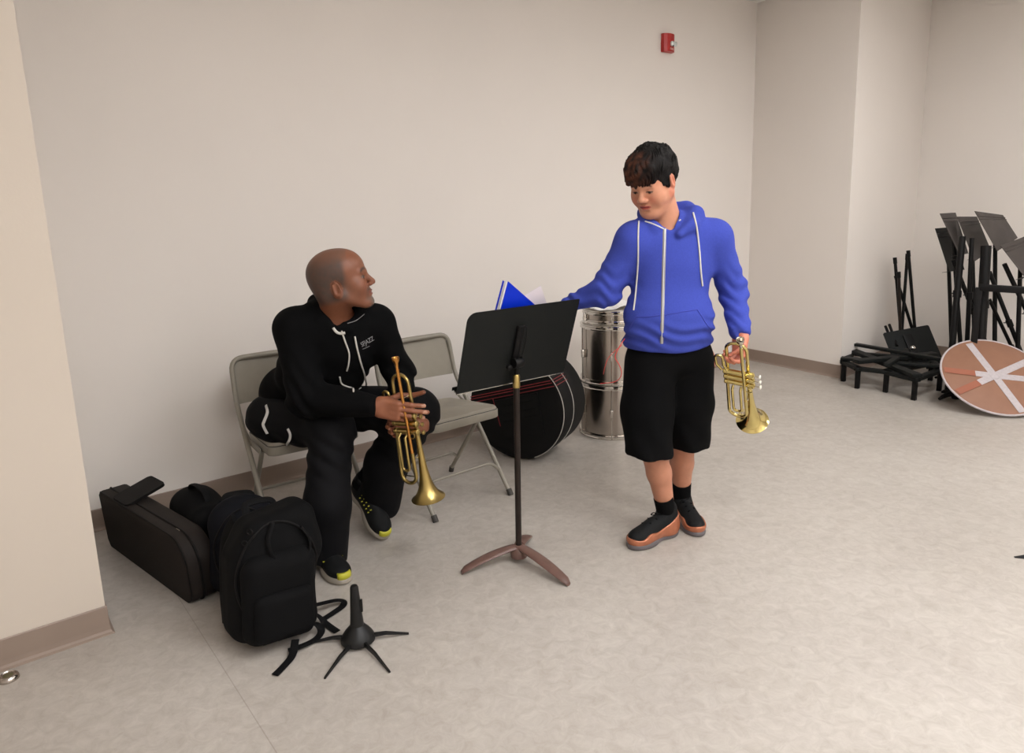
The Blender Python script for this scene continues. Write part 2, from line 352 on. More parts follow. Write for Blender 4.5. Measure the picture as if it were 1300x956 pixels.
def sdf_mesh(name, ops, h, m, parent=None, disp=None, clipz=None, color=None, B=4, mats=None, matfn=None, relax=1):
    lo = np.min([c - R for mo, (f, c, R), k in ops if mo == 'u' and c is not None], 0) - .03; hi = np.max([c + R for mo, (f, c, R), k in ops if mo == 'u' and c is not None], 0) + .03
    nb = np.ceil((hi - lo) / (h * B)).astype(int) + 1; cs = h * B
    g = [np.arange(n) for n in nb]; CI = np.stack(np.meshgrid(*g, indexing='ij'), -1).reshape(-1, 3)
    thr = cs * 1.15 + .012
    cen = lo + (CI + .5) * cs; dc = ev(ops, cen, thr * 1.6)
    act = np.abs(dc) < thr; A = np.zeros(nb, bool); A[tuple(CI[act].T)] = True
    sgn = np.where(dc < 0, -1., 1.).reshape(nb)
    n = nb * B + 1
    need = np.zeros(n, bool)
    ai = np.argwhere(A); 
    D = np.ones(n, np.float32)
    D[:-1, :-1, :-1] = np.repeat(np.repeat(np.repeat(sgn, B, 0), B, 1), B, 2)
    off = np.stack(np.meshgrid(*[np.arange(B + 1)] * 3, indexing='ij'), -1).reshape(-1, 3)
    pi = (ai[:, None, :] * B + off[None]).reshape(-1, 3); need[tuple(pi.T)] = True
    pi = np.argwhere(need)
    for s in range(0, len(pi), 400000):
        q = pi[s:s + 400000]; P = lo + q * h; d = ev(ops, P, .05)
        if disp is not None: d = d + disp(P)
        if clipz is not None: d = np.maximum(d, clipz - P[:, 2])
        D[tuple(q.T)] = d
    # surface nets on the active blocks
    offc = np.stack(np.meshgrid(*[np.arange(B)] * 3, indexing='ij'), -1).reshape(-1, 3)
    cells = (ai[:, None, :] * B + offc[None]).reshape(-1, 3)
    cor = np.array([(i, j, k) for i in (0, 1) for j in (0, 1) for k in (0, 1)])
    v8 = np.stack([D[tuple((cells + c).T)] for c in cor], 1); ng = (v8 < 0).sum(1); ok = (ng > 0) & (ng < 8); cells = cells[ok]; v8 = v8[ok]
    lid = (cells[:, 0] * n[1] + cells[:, 1]) * n[2] + cells[:, 2]; o = np.argsort(lid); cells = cells[o]; v8 = v8[o]; lid = lid[o]
    acc = np.zeros((len(cells), 3)); cnt = np.zeros(len(cells))
    for i in range(8):
        for j in range(i + 1, 8):
            if np.abs(cor[i] - cor[j]).sum() != 1: continue
            a, b = v8[:, i], v8[:, j]; x = (a < 0) != (b < 0); t = np.where(x, a / np.where(a == b, 1, a - b), 0)
            acc += np.where(x[:, None], cor[i] + t[:, None] * (cor[j] - cor[i]), 0); cnt += x
    V = lo + (cells + acc / cnt[:, None]) * h
    faces = []
    for ax in range(3):
        e = np.eye(3, dtype=int)[ax]; u, w = [np.eye(3, dtype=int)[(ax + q) % 3] for q in (1, 2)]
        a = D[tuple(cells.T)]; b = D[tuple((cells + e).T)]; x = (a < 0) != (b < 0)
        c0 = cells[x]; ng_ = (a < 0)[x]
        q = []; good = np.ones(len(c0), bool)
        for cc_ in (c0, c0 - u, c0 - u - w, c0 - w):
            l = (cc_[:, 0] * n[1] + cc_[:, 1]) * n[2] + cc_[:, 2]; p = np.searchsorted(lid, l); p = np.minimum(p, len(lid) - 1); good &= lid[p] == l; q.append(p)
        q = np.stack(q, 1); q[~ng_] = q[~ng_][:, ::-1]; faces.append(q[good])
    F = np.concatenate(faces)
    for _ in range(relax):      # one light Laplacian pass
        s = np.zeros_like(V); c_ = np.zeros(len(V))
        for k_ in range(4):
            a, b = F[:, k_], F[:, (k_ + 1) % 4]
            for q_ in range(3):
                s[:, q_] += np.bincount(a, V[b, q_], len(V)) + np.bincount(b, V[a, q_], len(V))
            c_ += np.bincount(a, minlength=len(V)) + np.bincount(b, minlength=len(V))
        V = V * .5 + .5 * s / np.maximum(c_, 1)[:, None]
    me = bpy.data.meshes.new(name); me.vertices.add(len(V)); me.vertices.foreach_set('co', V.astype(np.float32).ravel())
    me.loops.add(len(F) * 4); me.loops.foreach_set('vertex_index', F.astype(np.int32).ravel())
    me.polygons.add(len(F)); me.polygons.foreach_set('loop_start', np.arange(len(F), dtype=np.int32) * 4)
    me.polygons.foreach_set('use_smooth', np.ones(len(F), bool)); me.update(calc_edges=True); me.validate()
    if color is not None:
        at_ = me.color_attributes.new('Col', 'FLOAT_COLOR', 'POINT'); cl = color(V); at_.data.foreach_set('color', np.concatenate([cl, np.ones((len(V), 1))], 1).astype(np.float32).ravel())
    ob = bpy.data.objects.new(name, me); COL.objects.link(ob); me.materials.append(m)
    if mats:
        for q_ in mats: me.materials.append(q_)
        fc_ = V[F].mean(1); me.polygons.foreach_set('material_index', matfn(fc_).astype(np.int32))
    if parent is not None: adopt(ob, parent)
    ob['_n'] = len(V); del ob['_n']
    return ob
_bv = {}
def bvh(obs):
    obs = obs if isinstance(obs, (list, tuple)) else [obs]; key = tuple(o.name for o in obs)
    if key not in _bv:
        vs = []; fs = []
        for o in obs:
            k = len(vs); vs += [tuple(v.co) for v in o.data.vertices]; fs += [tuple(i + k for i in p.vertices) for p in o.data.polygons]
        _bv[key] = BVHTree.FromPolygons(vs, fs)
    return _bv[key]
def drape(obs, pts, d, off=.003, back=.6):
    """drop points along direction d onto the surface of obs (world-space meshes)"""
    t = bvh(obs); d = nrm(d); out = []
    for p in pts:
        p = np.array(p, float); h = t.ray_cast(Vector(p - d * back), Vector(d), 2.0)
        if h[0] is None: h = t.find_nearest(Vector(p))
        out.append(np.array(h[0]) - d * 0 + np.array(h[1]) * off * (1 if np.array(h[1]) @ d < 0 else -1))
    return out
def drape_px(obs, pix, off=.003, n=6, straight=False):
    """surface points seen at the given picture positions, joined smoothly"""
    t = bvh(obs); pp = [(V3(p[0], p[1], 0)) for p in pix]; pp = (pp if straight else spline(pp, n)); out = []
    for p in pp:
        d = nrm(ray(p[0], p[1])); h = t.ray_cast(Vector(CP), Vector(d), 20.)
        if h[0] is None:
            if out: out.append(out[-1] + (out[-1] - out[-2] if len(out) > 1 else 0))
            continue
        out.append(np.array(h[0]) + np.array(h[1]) * off * (1 if np.array(h[1]) @ d < 0 else -1))
    return out
def smooth_path(P, it=2):
    P = [np.array(p) for p in P]
    for _ in range(it): P = [P[0]] + [(P[i - 1] + 2 * P[i] + P[i + 1]) / 4 for i in range(1, len(P) - 1)] + [P[-1]]
    return P
# ================================================================ furniture and equipment
Z = V3(0, 0, 1)
# ---------------------------------------------------------------- folding chairs
def make_chair(c, ang, label):
    f = V3(math.cos(ang), math.sin(ang), 0); x = V3(-f[1], f[0], 0)       # x = sitter's left
    P = lambda a, b, z: V3(c[0], c[1], 0) + x * a + f * b + Z * z
    t = empty('folding_chair', (c[0], c[1], 0), label, 'chair', 'metal folding chairs by the wall')
    H = .765
    fr = rounded([P(-.225, .225, .02), P(-.225, -.205, .56), P(-.222, -.25, H), P(.222, -.25, H), P(.225, -.205, .56), P(.225, .225, .02)], .06, 7)
    MB().tube(fr, .0115, 12).build('front_frame', MT['chair'], t)
    # backrest: curved sheet panel with a rolled edge
    mb = MB(); nu, nv = 18, 9; vs = []; 
    for side in (0, 1):
        for j in range(nv):
            for i in range(nu):
                u = -1 + 2 * i / (nu - 1); v = j / (nv - 1)
                z = .555 + (H + .006 - .555) * v; rad = .05; hw = .214
                yb = -.212 - .045 * v + (1 - u * u) * -.022
                zz = z
                # round the upper corners
                ex = max(0, abs(u) * hw - (hw - rad)); ez = rad - math.sqrt(max(0, rad * rad - ex * ex)); zt = H + .006 - ez * v
                zz = .555 + (zt - .555) * v
                vs.append(P(u * hw, yb + (.007 if side == 0 else -.011), zz))
    fs = []
    for s in (0, 1):
        o = s * nu * nv
        for j in range(nv - 1):
            for i in range(nu - 1):
                q = (o + j * nu + i, o + j * nu + i + 1, o + (j + 1) * nu + i + 1, o + (j + 1) * nu + i); fs.append(q if s == 0 else q[::-1])
    bd = [i for i in range(nu)] + [(j + 1) * nu - 1 for j in range(1, nv)] + [(nv - 1) * nu + i for i in range(nu - 2, -1, -1)] + [j * nu for j in range(nv - 2, 0, -1)]
    for a, b in zip(bd, bd[1:] + bd[:1]): fs.append((a, b, b + nu * nv, a + nu * nv))
    mb.add(vs, fs, True); mb.build('backrest', MT['chair_pad'], t)
    # seat pan with a padded top, corners rounded, trapezoid plan
    plan = []
    for (cx, cy, a0) in ((.158, .17, 0), (-.158, .17, 90), (-.145, -.17, 180), (.145, -.17, 270)):
        for a in np.radians(np.linspace(a0, a0 + 90, 7)): plan.append((cx + .045 * math.cos(a), cy + .045 * math.sin(a)))
    zs = lambda y: .418 + .03 * (y + .2) / .4
    def ring(sc, dz): return [P(p[0] * sc, p[1] * sc, zs(p[1]) + dz) for p in plan]
    n = len(plan); mb = MB(); vs = []; prof = ((.985, -.040), (1., -.036), (1., -.002), (.99, .0))
    for sc_, dz in prof: vs += ring(sc_, dz)
    fs = [(i * n + k, i * n + (k + 1) % n, (i + 1) * n + (k + 1) % n, (i + 1) * n + k) for i in range(len(prof) - 1) for k in range(n)] + [tuple(range(n))[::-1], tuple((len(prof) - 1) * n + k for k in range(n))]
    mb.add(vs, fs, True); st = mb.build('seat', MT['chair'], t)
    mb = MB(); vs = []; prof = ((.975, 0.0), (.975, .006), (.95, .015), (.80, .019), (.45, .020), (.1, .020))
    for sc_, dz in prof: vs += ring(sc_, dz)
    fs = [(i * n + k, i * n + (k + 1) % n, (i + 1) * n + (k + 1) % n, (i + 1) * n + k) for i in range(len(prof) - 1) for k in range(n)] + [tuple(range(n))[::-1], tuple((len(prof) - 1) * n + k for k in range(n))]
    mb.add(vs, fs, True); mb.build('seat_pad', MT['chair_pad'], st)
    mb = MB(); mb.tube([p + (p - V3(c[0], c[1], p[2])) * -.02 for p in ring(1., .001)], .0022, 6, closed=True); mb.build('seam', MT['rubber'], st)
    # rear legs joined by a bent brace
    for s in (-1, 1):
        MB().tube([P(s * .195, .06, .40), P(s * .195, -.235, .02)], .0105, 12).build('rear_leg', MT['chair'], t)
        MB().tube([P(s * .196, -.231, .03), P(s * .196, -.24, .0)], .0135, 12).build('rubber_foot', MT['rubber'], t)
        MB().tube([P(s * .225, .222, .027), P(s * .225, .24, .0)], .0145, 12).build('rubber_foot', MT['rubber'], t)
        MB().box(P(s * .208, .0, .40), (.006, .16, .03), (x, f, Z), .002).build('seat_bracket', MT['chair'], t)
        MB().tube([P(s * .211, -.19, .46), P(s * .211, -.06, .395)], .006, 8).build('link', MT['chair'], t)
    MB().tube(rounded([P(-.195, -.17, .10), P(-.165, -.17, .135), P(.165, -.17, .135), P(.195, -.17, .10)], .04, 6), .0075, 10).build('rear_brace', MT['chair'], t)
    MB().tube(rounded([P(-.225, .155, .11), P(-.18, .14, .155), P(.18, .14, .155), P(.225, .155, .11)], .05, 6), .0075, 10).build('front_brace', MT['chair'], t)
    return t
make_chair((-.985, 3.14), math.radians(-56), 'beige metal folding chair the man in black sits on')
make_chair((-.355, 3.385), math.radians(-50.5), 'empty beige metal folding chair right of the seated man')

# ---------------------------------------------------------------- main music stand
def music_stand():
    b = fl(659, 712); t = empty('music_stand', (b[0], b[1], 0), 'black music stand with brown tripod base between the man and the boy', 'music stand')
    b = V3(b[0], b[1], 0)
    top = b + V3(.012, .02, .80)
    MB().tube([b + Z * .045, b + (top - b) * .93], .0125, 14).build('pole', MT['pole_brown'], t)
    MB().lathe([(.0105, 0), (.0145, .004), (.0145, .05), (.012, .056)], b + (top - b) * .90, top - b, 16).build('collar', MT['brass'], t)
    MB().tube([b + (top - b) * .95, top + Z * .03], .008, 12).build('inner_rod', MT['chrome'], t)
    tips = [fl(586, 729), fl(722, 744), fl(671, 684)]
    mb = MB(); mb.lathe([(.02, .016), (.034, .022), (.036, .05), (.026, .064), (.017, .072)], b, Z, 24); mb.build('hub', MT['stand_brown'], t)
    for tip in tips:
        d = V3(tip[0] - b[0], tip[1] - b[1], 0); L = np.linalg.norm(d); d = d / L; q = V3(-d[1], d[0], 0); lb = MB(); vs = []; n = 14; seg = 12
        for i in range(n):
            s = i / (n - 1); r = .018 + s * (L - .018); h = .052 * (1 - s ** 1.7) + .012; wv = .021 + .006 * math.sin(s * PI) - .002 * s
            if i == n - 1: wv *= .55; h *= .6
            thick = .022 - .006 * s
            for k in range(seg):
                a = 2 * PI * k / seg; ca, sa = math.cos(a), math.sin(a)
                vs.append(b + d * r + q * wv * ca + Z * max(.0005, h + thick * .5 * sa))
        fs = [(i * seg + k, i * seg + (k + 1) % seg, (i + 1) * seg + (k + 1) % seg, (i + 1) * seg + k) for i in range(n - 1) for k in range(seg)] + [tuple(range(seg))[::-1], tuple((n - 1) * seg + k for k in range(seg))]
        lb.add(vs, fs, True); lb.build('leg', MT['stand_brown'], t)
    # desk
    ax = nrm(V3(.81, .585, 0)); nh = V3(ax[1], -ax[0], 0); th = math.radians(19)
    up = Z * math.cos(th) + nh * math.sin(th); no = nh * math.cos(th) - Z * math.sin(th)   # up edge leans to the camera; no = back side normal
    cc = b + V3(.028, .01, .893); W, Hh, r = .525, .335, .035
    poly = []
    for (sx, sy, a0, rr_) in ((1, 1, 0, .006), (-1, 1, 90, r), (-1, -1, 180, .006), (1, -1, 270, .006)):
        for a in np.radians(np.linspace(a0, a0 + 90, 6)): poly.append((sx * (W / 2 - rr_) + rr_ * math.cos(a), sy * (Hh / 2 - rr_) + rr_ * math.sin(a)))
    dk = MB().prism(poly, cc, ax, up, no, .0022).build('desk', MT['desk_black'], t)
    lp = MB(); lp.box(cc - up * Hh / 2 - no * .020, (W * .97, .0025, .022), (ax, up, no)); lp.box(cc - up * (Hh / 2 - .006) - no * .030, (W, .014, .0022), (ax, up, no)); lp.build('shelf', MT['desk_black'], dk)
    hm = MB(); hm.tube([cc - up * (Hh / 2 + .001) - ax * W / 2 + no * .001, cc - up * (Hh / 2 + .001) + ax * W / 2 + no * .001], .0022, 8); hm.build('bottom_edge', MT['chrome'], dk)
    # bracket on the back
    bk = MB(); j = cc - up * .03 - ax * .015 + no * .012
    bk.box(j + up * .035 + no * -.003, (.034, .17, .012), (ax, up, no), .004)
    bk.lathe([(.019, -.02), (.021, -.017), (.021, .017), (.019, .02)], j - up * .03 + no * .014, ax, 20)
    bk.build('bracket', MT['black_metal'], t)
    gd = MB()
    for s, o_ in ((-1, 0), (1, .006)):
        gd.tube(spline([j + ax * (s * .011) + up * .125 + no * .006, j + ax * (s * .013) + up * .105 + no * .018, j + ax * (s * .011) + up * .03 + no * .022, j + ax * (s * .008) - up * .05 + no * .012, top + Z * .012]), .0022, 8)
    gd.tube(spline([j - ax * .034 + up * .118 + no * .004, j - ax * .026 + up * .13 + no * .01, j - ax * .010 + up * .12 + no * .014]), .002, 8)
    gd.build('spring_wire', MT['black_metal'], t)
    MB().lathe([(.004, 0), (.011, .003), (.012, .014), (.006, .019)], j - up * .045 - ax * .037 + no * .004, no, 14).build('knob', MT['black_metal'], t)
    MB().tube([top - Z * .03, j - up * .03 + no * .014], .009, 12).build('neck', MT['black_metal'], t)
    return cc, ax, up, no, W, Hh
DK = music_stand()
def on_desk(u, v, o): cc, ax, up, no, W, Hh = DK; return cc + ax * u + up * v - no * o
# blue folder standing on the desk with its corner showing above it, and a loose sheet
cc, ax, up, no, W, Hh = DK
def desk_uv(px, py, off):
    """desk-plane coordinates of an image point at distance off beyond the desk"""
    p0 = cc - no * off; d = ray(px, py); s = ((p0 - CP) @ no) / (d @ no); h = CP + d * s - p0; return h @ ax, h @ up
def sheet_poly(top_uv, ang, w_, h_):
    """rectangle whose top corner sits at top_uv; ang turns it"""
    a = nrm(V3(math.cos(ang), math.sin(ang), 0))[:2]; b = np.array([a[1], -a[0]]); p = np.array(top_uv)
    return [tuple(p), tuple(p + a * w_), tuple(p + a * w_ + b * h_), tuple(p + b * h_)]
tp = np.array(desk_uv(645, 357, .03)); rt = np.array(desk_uv(677, 385, .03)); lf = np.array(desk_uv(636, 391, .03))
e1 = (rt - tp) / np.linalg.norm(rt - tp); e2 = (lf - tp) / np.linalg.norm(lf - tp)
w_, h_ = .215, .24
k2 = (Hh / 2 + tp[1] - .012) / -e2[1]; k1 = .22
poly = [tp, tp + e1 * k1, tp + e1 * k1 + e2 * .24, tp + e2 * .28]
poly = [(float(p[0]), float(max(p[1], -Hh / 2 + .006))) for p in poly]
t = empty('folder', tuple(cc - no * .03 + up * (-Hh / 2 + .006)), 'royal blue folder propped on the music stand, one corner showing above it', 'folder')
MB().prism(poly, cc - no * .030, ax, up, no, .002).build('front_cover', MT['blue_plastic'], t)
back = [(p[0] - .012, p[1] - .002) for p in poly]; MB().prism(back, cc - no * .046, ax, up, no, .002).build('back_cover', MT['blue_plastic'], t)
mid = [(p[0] - .006 if i in (0, 3) else p[0] - .01, p[1] - .001) for i, p in enumerate(poly)]; MB().prism(mid, cc - no * .038, ax, up, no, .013).build('pages', MT['paper'], t)
q0 = np.array(desk_uv(687, 363, .05)); q1 = np.array(desk_uv(692, 378, .05)); q2 = np.array(desk_uv(672, 372, .05))
f1 = (q1 - q0) / np.linalg.norm(q1 - q0); f2 = (q2 - q0) / np.linalg.norm(q2 - q0)
poly = [q0, q0 + f1 * .2, q0 + f1 * .2 + f2 * .16, q0 + f2 * .16]; poly = [(float(p[0]), float(max(p[1], -Hh / 2 + .004))) for p in poly]
tag(MB().prism(poly, cc - no * .0525, ax, up, no, .001).build('sheet_of_paper', MT['paper_lilac']), 'pale sheet of paper poking up behind the music stand, right of the blue folder', 'paper')

# ---------------------------------------------------------------- foreground instrument peg stand
def peg_stand():
    b = fl(455, 815); b[2] = 0
    t = empty('instrument_peg_stand', tuple(b), 'black five-legged trumpet peg stand on the floor in front of the backpack', 'instrument stand')
    k = 1.0
    MB().lathe([(.052, .006), (.057, .010), (.057, .016), (.052, .028), (.041, .044), (.030, .056), (.022, .066)], b, Z, 28).build('hub', MT['peg_black'], t)
    mb = MB(); mb.lathe([(.024, .05), (.020, .10), (.0165, .155), (.0135, .200), (.011, .206), (.004, .208)], b, Z, 20)
    mb.build('peg', MT['peg_black'], t)
    MB().box(b + V3(.020, -.002, .135), (.008, .008, .045), None, .002).build('catch', MT['peg_black'], t)
    for (px, py) in ((519, 804), (495, 853), (412, 861), (397, 815)):
        tip = fl(px, py, .004); d = nrm(V3(tip[0] - b[0], tip[1] - b[1], 0)); q = V3(-d[1], d[0], 0); L = np.linalg.norm((tip - b)[:2]); vs = []
        for s, w_, z0, z1 in ((.035, .006, .012, .026), (L * .55, .0055, .014, .024), (L, .003, .001, .007)):
            for (a, z) in ((-w_, z0), (w_, z0), (w_ * .6, z1), (-w_ * .6, z1)): vs.append(b + d * s + q * a + Z * z)
        fs = [(i * 4 + k_, i * 4 + (k_ + 1) % 4, i * 4 + 4 + (k_ + 1) % 4, i * 4 + 4 + k_) for i in range(2) for k_ in range(4)] + [(3, 2, 1, 0), (8, 9, 10, 11)]
        MB().add(vs, fs).build('leg', MT['peg_black'], t)
    tip = b + V3(-.03, .17, 0); d = nrm(tip - b); q = V3(-d[1], d[0], 0); vs = []
    for s, w_, z0, z1 in ((.035, .006, .012, .026), (.09, .0055, .014, .024), (.165, .003, .001, .007)):
        for (a, z) in ((-w_, z0), (w_, z0), (w_ * .6, z1), (-w_ * .6, z1)): vs.append(b + d * s + q * a + Z * z)
    MB().add(vs, [(i * 4 + k_, i * 4 + (k_ + 1) % 4, i * 4 + 4 + (k_ + 1) % 4, i * 4 + 4 + k_) for i in range(2) for k_ in range(4)] + [(3, 2, 1, 0), (8, 9, 10, 11)]).build('leg', MT['peg_black'], t)
peg_stand()

# ---------------------------------------------------------------- fire alarm on the back wall
def wall_hit(px, py, p0=Lp, n_=nW):
    d = ray(px, py); return CP + d * (((p0 - CP) @ n_) / (d @ n_))
def alarm():
    c = wall_hit(845.5, 55.5); t = empty('fire_alarm_strobe', tuple(c), 'small red fire alarm horn strobe high on the back wall', 'fire alarm')
    W_, H_ = .118, .128
    MB().box(c + nW * .012, (W_, .024, H_), (dW, nW, Z), .004).build('back_box', MT['red_alarm'], t)
    vs = []; prof = [(-W_ / 2, .022), (-W_ / 2, .030), (-W_ * .3, .044), (0, .050), (W_ * .3, .044), (W_ / 2, .030), (W_ / 2, .022)]
    MB().prism([(a, b) for a, b in prof], c, dW, nW, Z, H_ * .97).build('cover', MT['red_alarm'], t)
    MB().box(c + nW * .056 + dW * .018 - Z * .010, (.062, .026, .034), (dW, nW, Z), .010).build('strobe_lens', MT['lens'], t)
    MB().lathe([(.006, -.018), (.006, .018)], c + nW * .063 + dW * .006 - Z * .012, Z, 10).build('flash_tube', MT['dark_lens'], t)
    cu = bpy.data.curves.new('fire', 'FONT'); cu.body = 'FIRE'; cu.size = .022; cu.extrude = .0006; cu.align_x = 'CENTER'
    o = bpy.data.objects.new('tmp', cu); COL.objects.link(o); dg = bpy.context.evaluated_depsgraph_get(); me = bpy.data.meshes.new_from_object(o.evaluated_get(dg)); bpy.data.objects.remove(o)
    mm = Matrix((tuple(dW), (0, 0, 1), tuple(nW))).transposed().to_4x4(); mm.translation = Vector(c + nW * .0505 + dW * .008 - Z * .052)
    me.transform(mm); ob = bpy.data.objects.new('lettering', me); COL.objects.link(ob); me.materials.clear(); me.materials.append(MT['alarm_text']); adopt(ob, t)
alarm()

# ---------------------------------------------------------------- silver drums
def drum(c, z0, z1, r, label, name='drum', head=True, legs=False):
    t = empty(name, (c[0], c[1], z0), label, 'drum', 'stacked silver drums')
    o = V3(c[0], c[1], 0)
    MB().lathe([(r * .985, z0 + .004), (r * .985, z1 - .004)], o, Z, 56).build('shell', MT['steel'], t)
    for zz in (z0, z1 - .028):
        MB().lathe([(r * .99, zz), (r * 1.03, zz + .001), (r * 1.035, zz + .006), (r * 1.015, zz + .010), (r * 1.015, zz + .018), (r * 1.035, zz + .022), (r * 1.03, zz + .027), (r * .99, zz + .028)], o, Z, 56).build('hoop', MT['chrome'], t)
    if head: MB().lathe([(r * .97, z1 - .006), (r * .96, z1 + .001)], o, Z, 48).build('head', MT['drumhead'], t)
    for k_ in range(6):
        a = 2 * PI * k_ / 6 + .35; d = V3(math.cos(a), math.sin(a), 0)
        mb = MB(); mb.tube([o + d * (r + .012) + Z * (z0 + .02), o + d * (r + .012) + Z * (z1 - .02)], .0035, 8)
        zc = (z0 + z1) / 2; mb.box(o + d * (r + .005) + Z * zc, (.03, .018, .05), (d, V3(-d[1], d[0], 0), Z), .004); mb.build('lug', MT['chrome'], t)
    return t
dc = (.625, 4.33)
drum(dc, 0.0, .335, .205, 'lowest silver drum of the stack behind the boy', legs=True)
drum(dc, .338, .70, .195, 'upper silver drum standing on the bottom drum behind the boy')
drum((.63, 4.33), .703, .79, .185, 'shallow silver snare drum on top of the drum stack', 'snare_drum')
def crumpled(name, c, w_, d_, z, label, seed, amp=.02):
    r_ = np.random.default_rng(seed); n = 14; vs = []; ph = r_.uniform(0, 6, 6)
    for lay in (0, 1):
        for j in range(n):
            for i in range(n):
                u, v = i / (n - 1) - .5, j / (n - 1) - .5
                h = amp * (1 + .5 * math.sin(9 * u + ph[0]) + .5 * math.sin(7 * v + ph[1] + 3 * u) + .35 * math.sin(17 * (u + v) + ph[2])) 
                vs.append((c[0] + u * w_ * (1 + .1 * math.sin(6 * v)), c[1] + v * d_, z + h + (0 if lay else -.004)))
    fs = []
    for lay in (0, 1):
        o = lay * n * n
        for j in range(n - 1):
            for i in range(n - 1): fs.append((o + j * n + i, o + j * n + i + 1, o + (j + 1) * n + i + 1, o + (j + 1) * n + i))
    bd = list(range(n)) + [(j + 1) * n - 1 for j in range(1, n)] + [(n - 1) * n + i for i in range(n - 2, -1, -1)] + [j * n for j in range(n - 2, 0, -1)]
    for a, b in zip(bd, bd[1:] + bd[:1]): fs.append((a, b, b + n * n, a + n * n))
    return tag(MB().add(vs, fs, True).build(name, MT['paper']), label, 'cloth')
crumpled('cloth', (.60, 4.27), .27, .22, .797, 'crumpled white cloth lying on top of the silver drums', 4, .014)

# ---------------------------------------------------------------- bass drum bag
def bass_bag():
    r = .298; a = nrm(V3(.46, .89, 0)); q = V3(a[1], -a[0], 0)      # a: axis pointing away from the camera, q: image right
    c = at(654, 518, 3.84); c[2] = r + .002; D = .33
    t = empty('drum_bag', (c[0], c[1], 0), 'round black bass drum bag with red and white piping, behind the music stand', 'drum bag')
    prof = [(r * .3, -.004), (r * .9, -.002), (r * .97, .004), (r, .02), (r * 1.002, D * .5), (r, D - .02), (r * .97, D - .004), (r * .9, D)]
    MB().lathe(prof, c, a, 64).build('body', MT['bag_black'], t)
    def ringat(rr_, s, w_, m, nm):
        MB().tube(arcpts(c + a * s, q, Z, rr_, 0, 2 * PI, 65)[:-1], w_, 8, closed=True).build(nm, m, t)
    for rr_, s0_ in ((r * .985, .008), (r * 1.003, .135)): MB().tube(arcpts(c + a * s0_, q, Z, rr_, math.radians(-68), math.radians(66), 40), .0026, 8).build('piping', MT['bag_white'], t)['label'] = 'white piping'
    tl = .27; q, Zr = q * math.cos(tl) + Z * math.sin(tl), Z * math.cos(tl) - q * math.sin(tl)
    def on_face(u, v, o=.006): return c + q * u + Zr * v - a * o
    s_ = .10
    for k_, dv in enumerate((0, .020, .034)):
        v0 = .085 + dv; uu = math.sqrt((r * .97) ** 2 - v0 ** 2)
        MB().tube([on_face(u, v0 + .02 * u * 0) for u in np.linspace(-uu, uu, 12)], .0022, 6).build('piping', MT['bag_red'] if k_ != 0 else MT['bag_red'], t).__setitem__('label', 'dark red piping')
        # carries on round the side of the bag
        a0 = math.asin(v0 / r); MB().tube([c + q * math.cos(a0) * (r + .002) + Zr * math.sin(a0) * (r + .002) + a * s for s in np.linspace(.0, .15, 8)], .0022, 6).build('piping', MT['bag_red'], t)
    MB().tube([on_face(-.12, .083), on_face(-.12, -.08)], .0025, 6).build('piping', MT['bag_red'], t)
    pk = [(-.235, -.10), (-.12, -.11), (-.12, .03), (-.275, .03)]
    MB().prism([(-.11, -.15), (.14, -.17), (.17, .07), (-.11, .07)], c - a * .008, q, Zr, a, .012).build('pocket', MT['bag_black'], t)
    for v0 in (.035, -.01, -.05):
        MB().tube([on_face(u, v0 - .004 + .015 * u, .0155) for u in np.linspace(-.09, .13, 8)], .0018, 6).build('stitching', MT['webbing'], t)
    MB().tube(spline([c + q * .10 + Z * (r + .0) + a * .05, c + q * .08 + Z * (r + .05) + a * .10, c + q * .06 + Z * (r + .05) + a * .18, c + q * .05 + Z * (r + .0) + a * .24]), .01, 8).build('handle', MT['webbing'], t)
bass_bag()
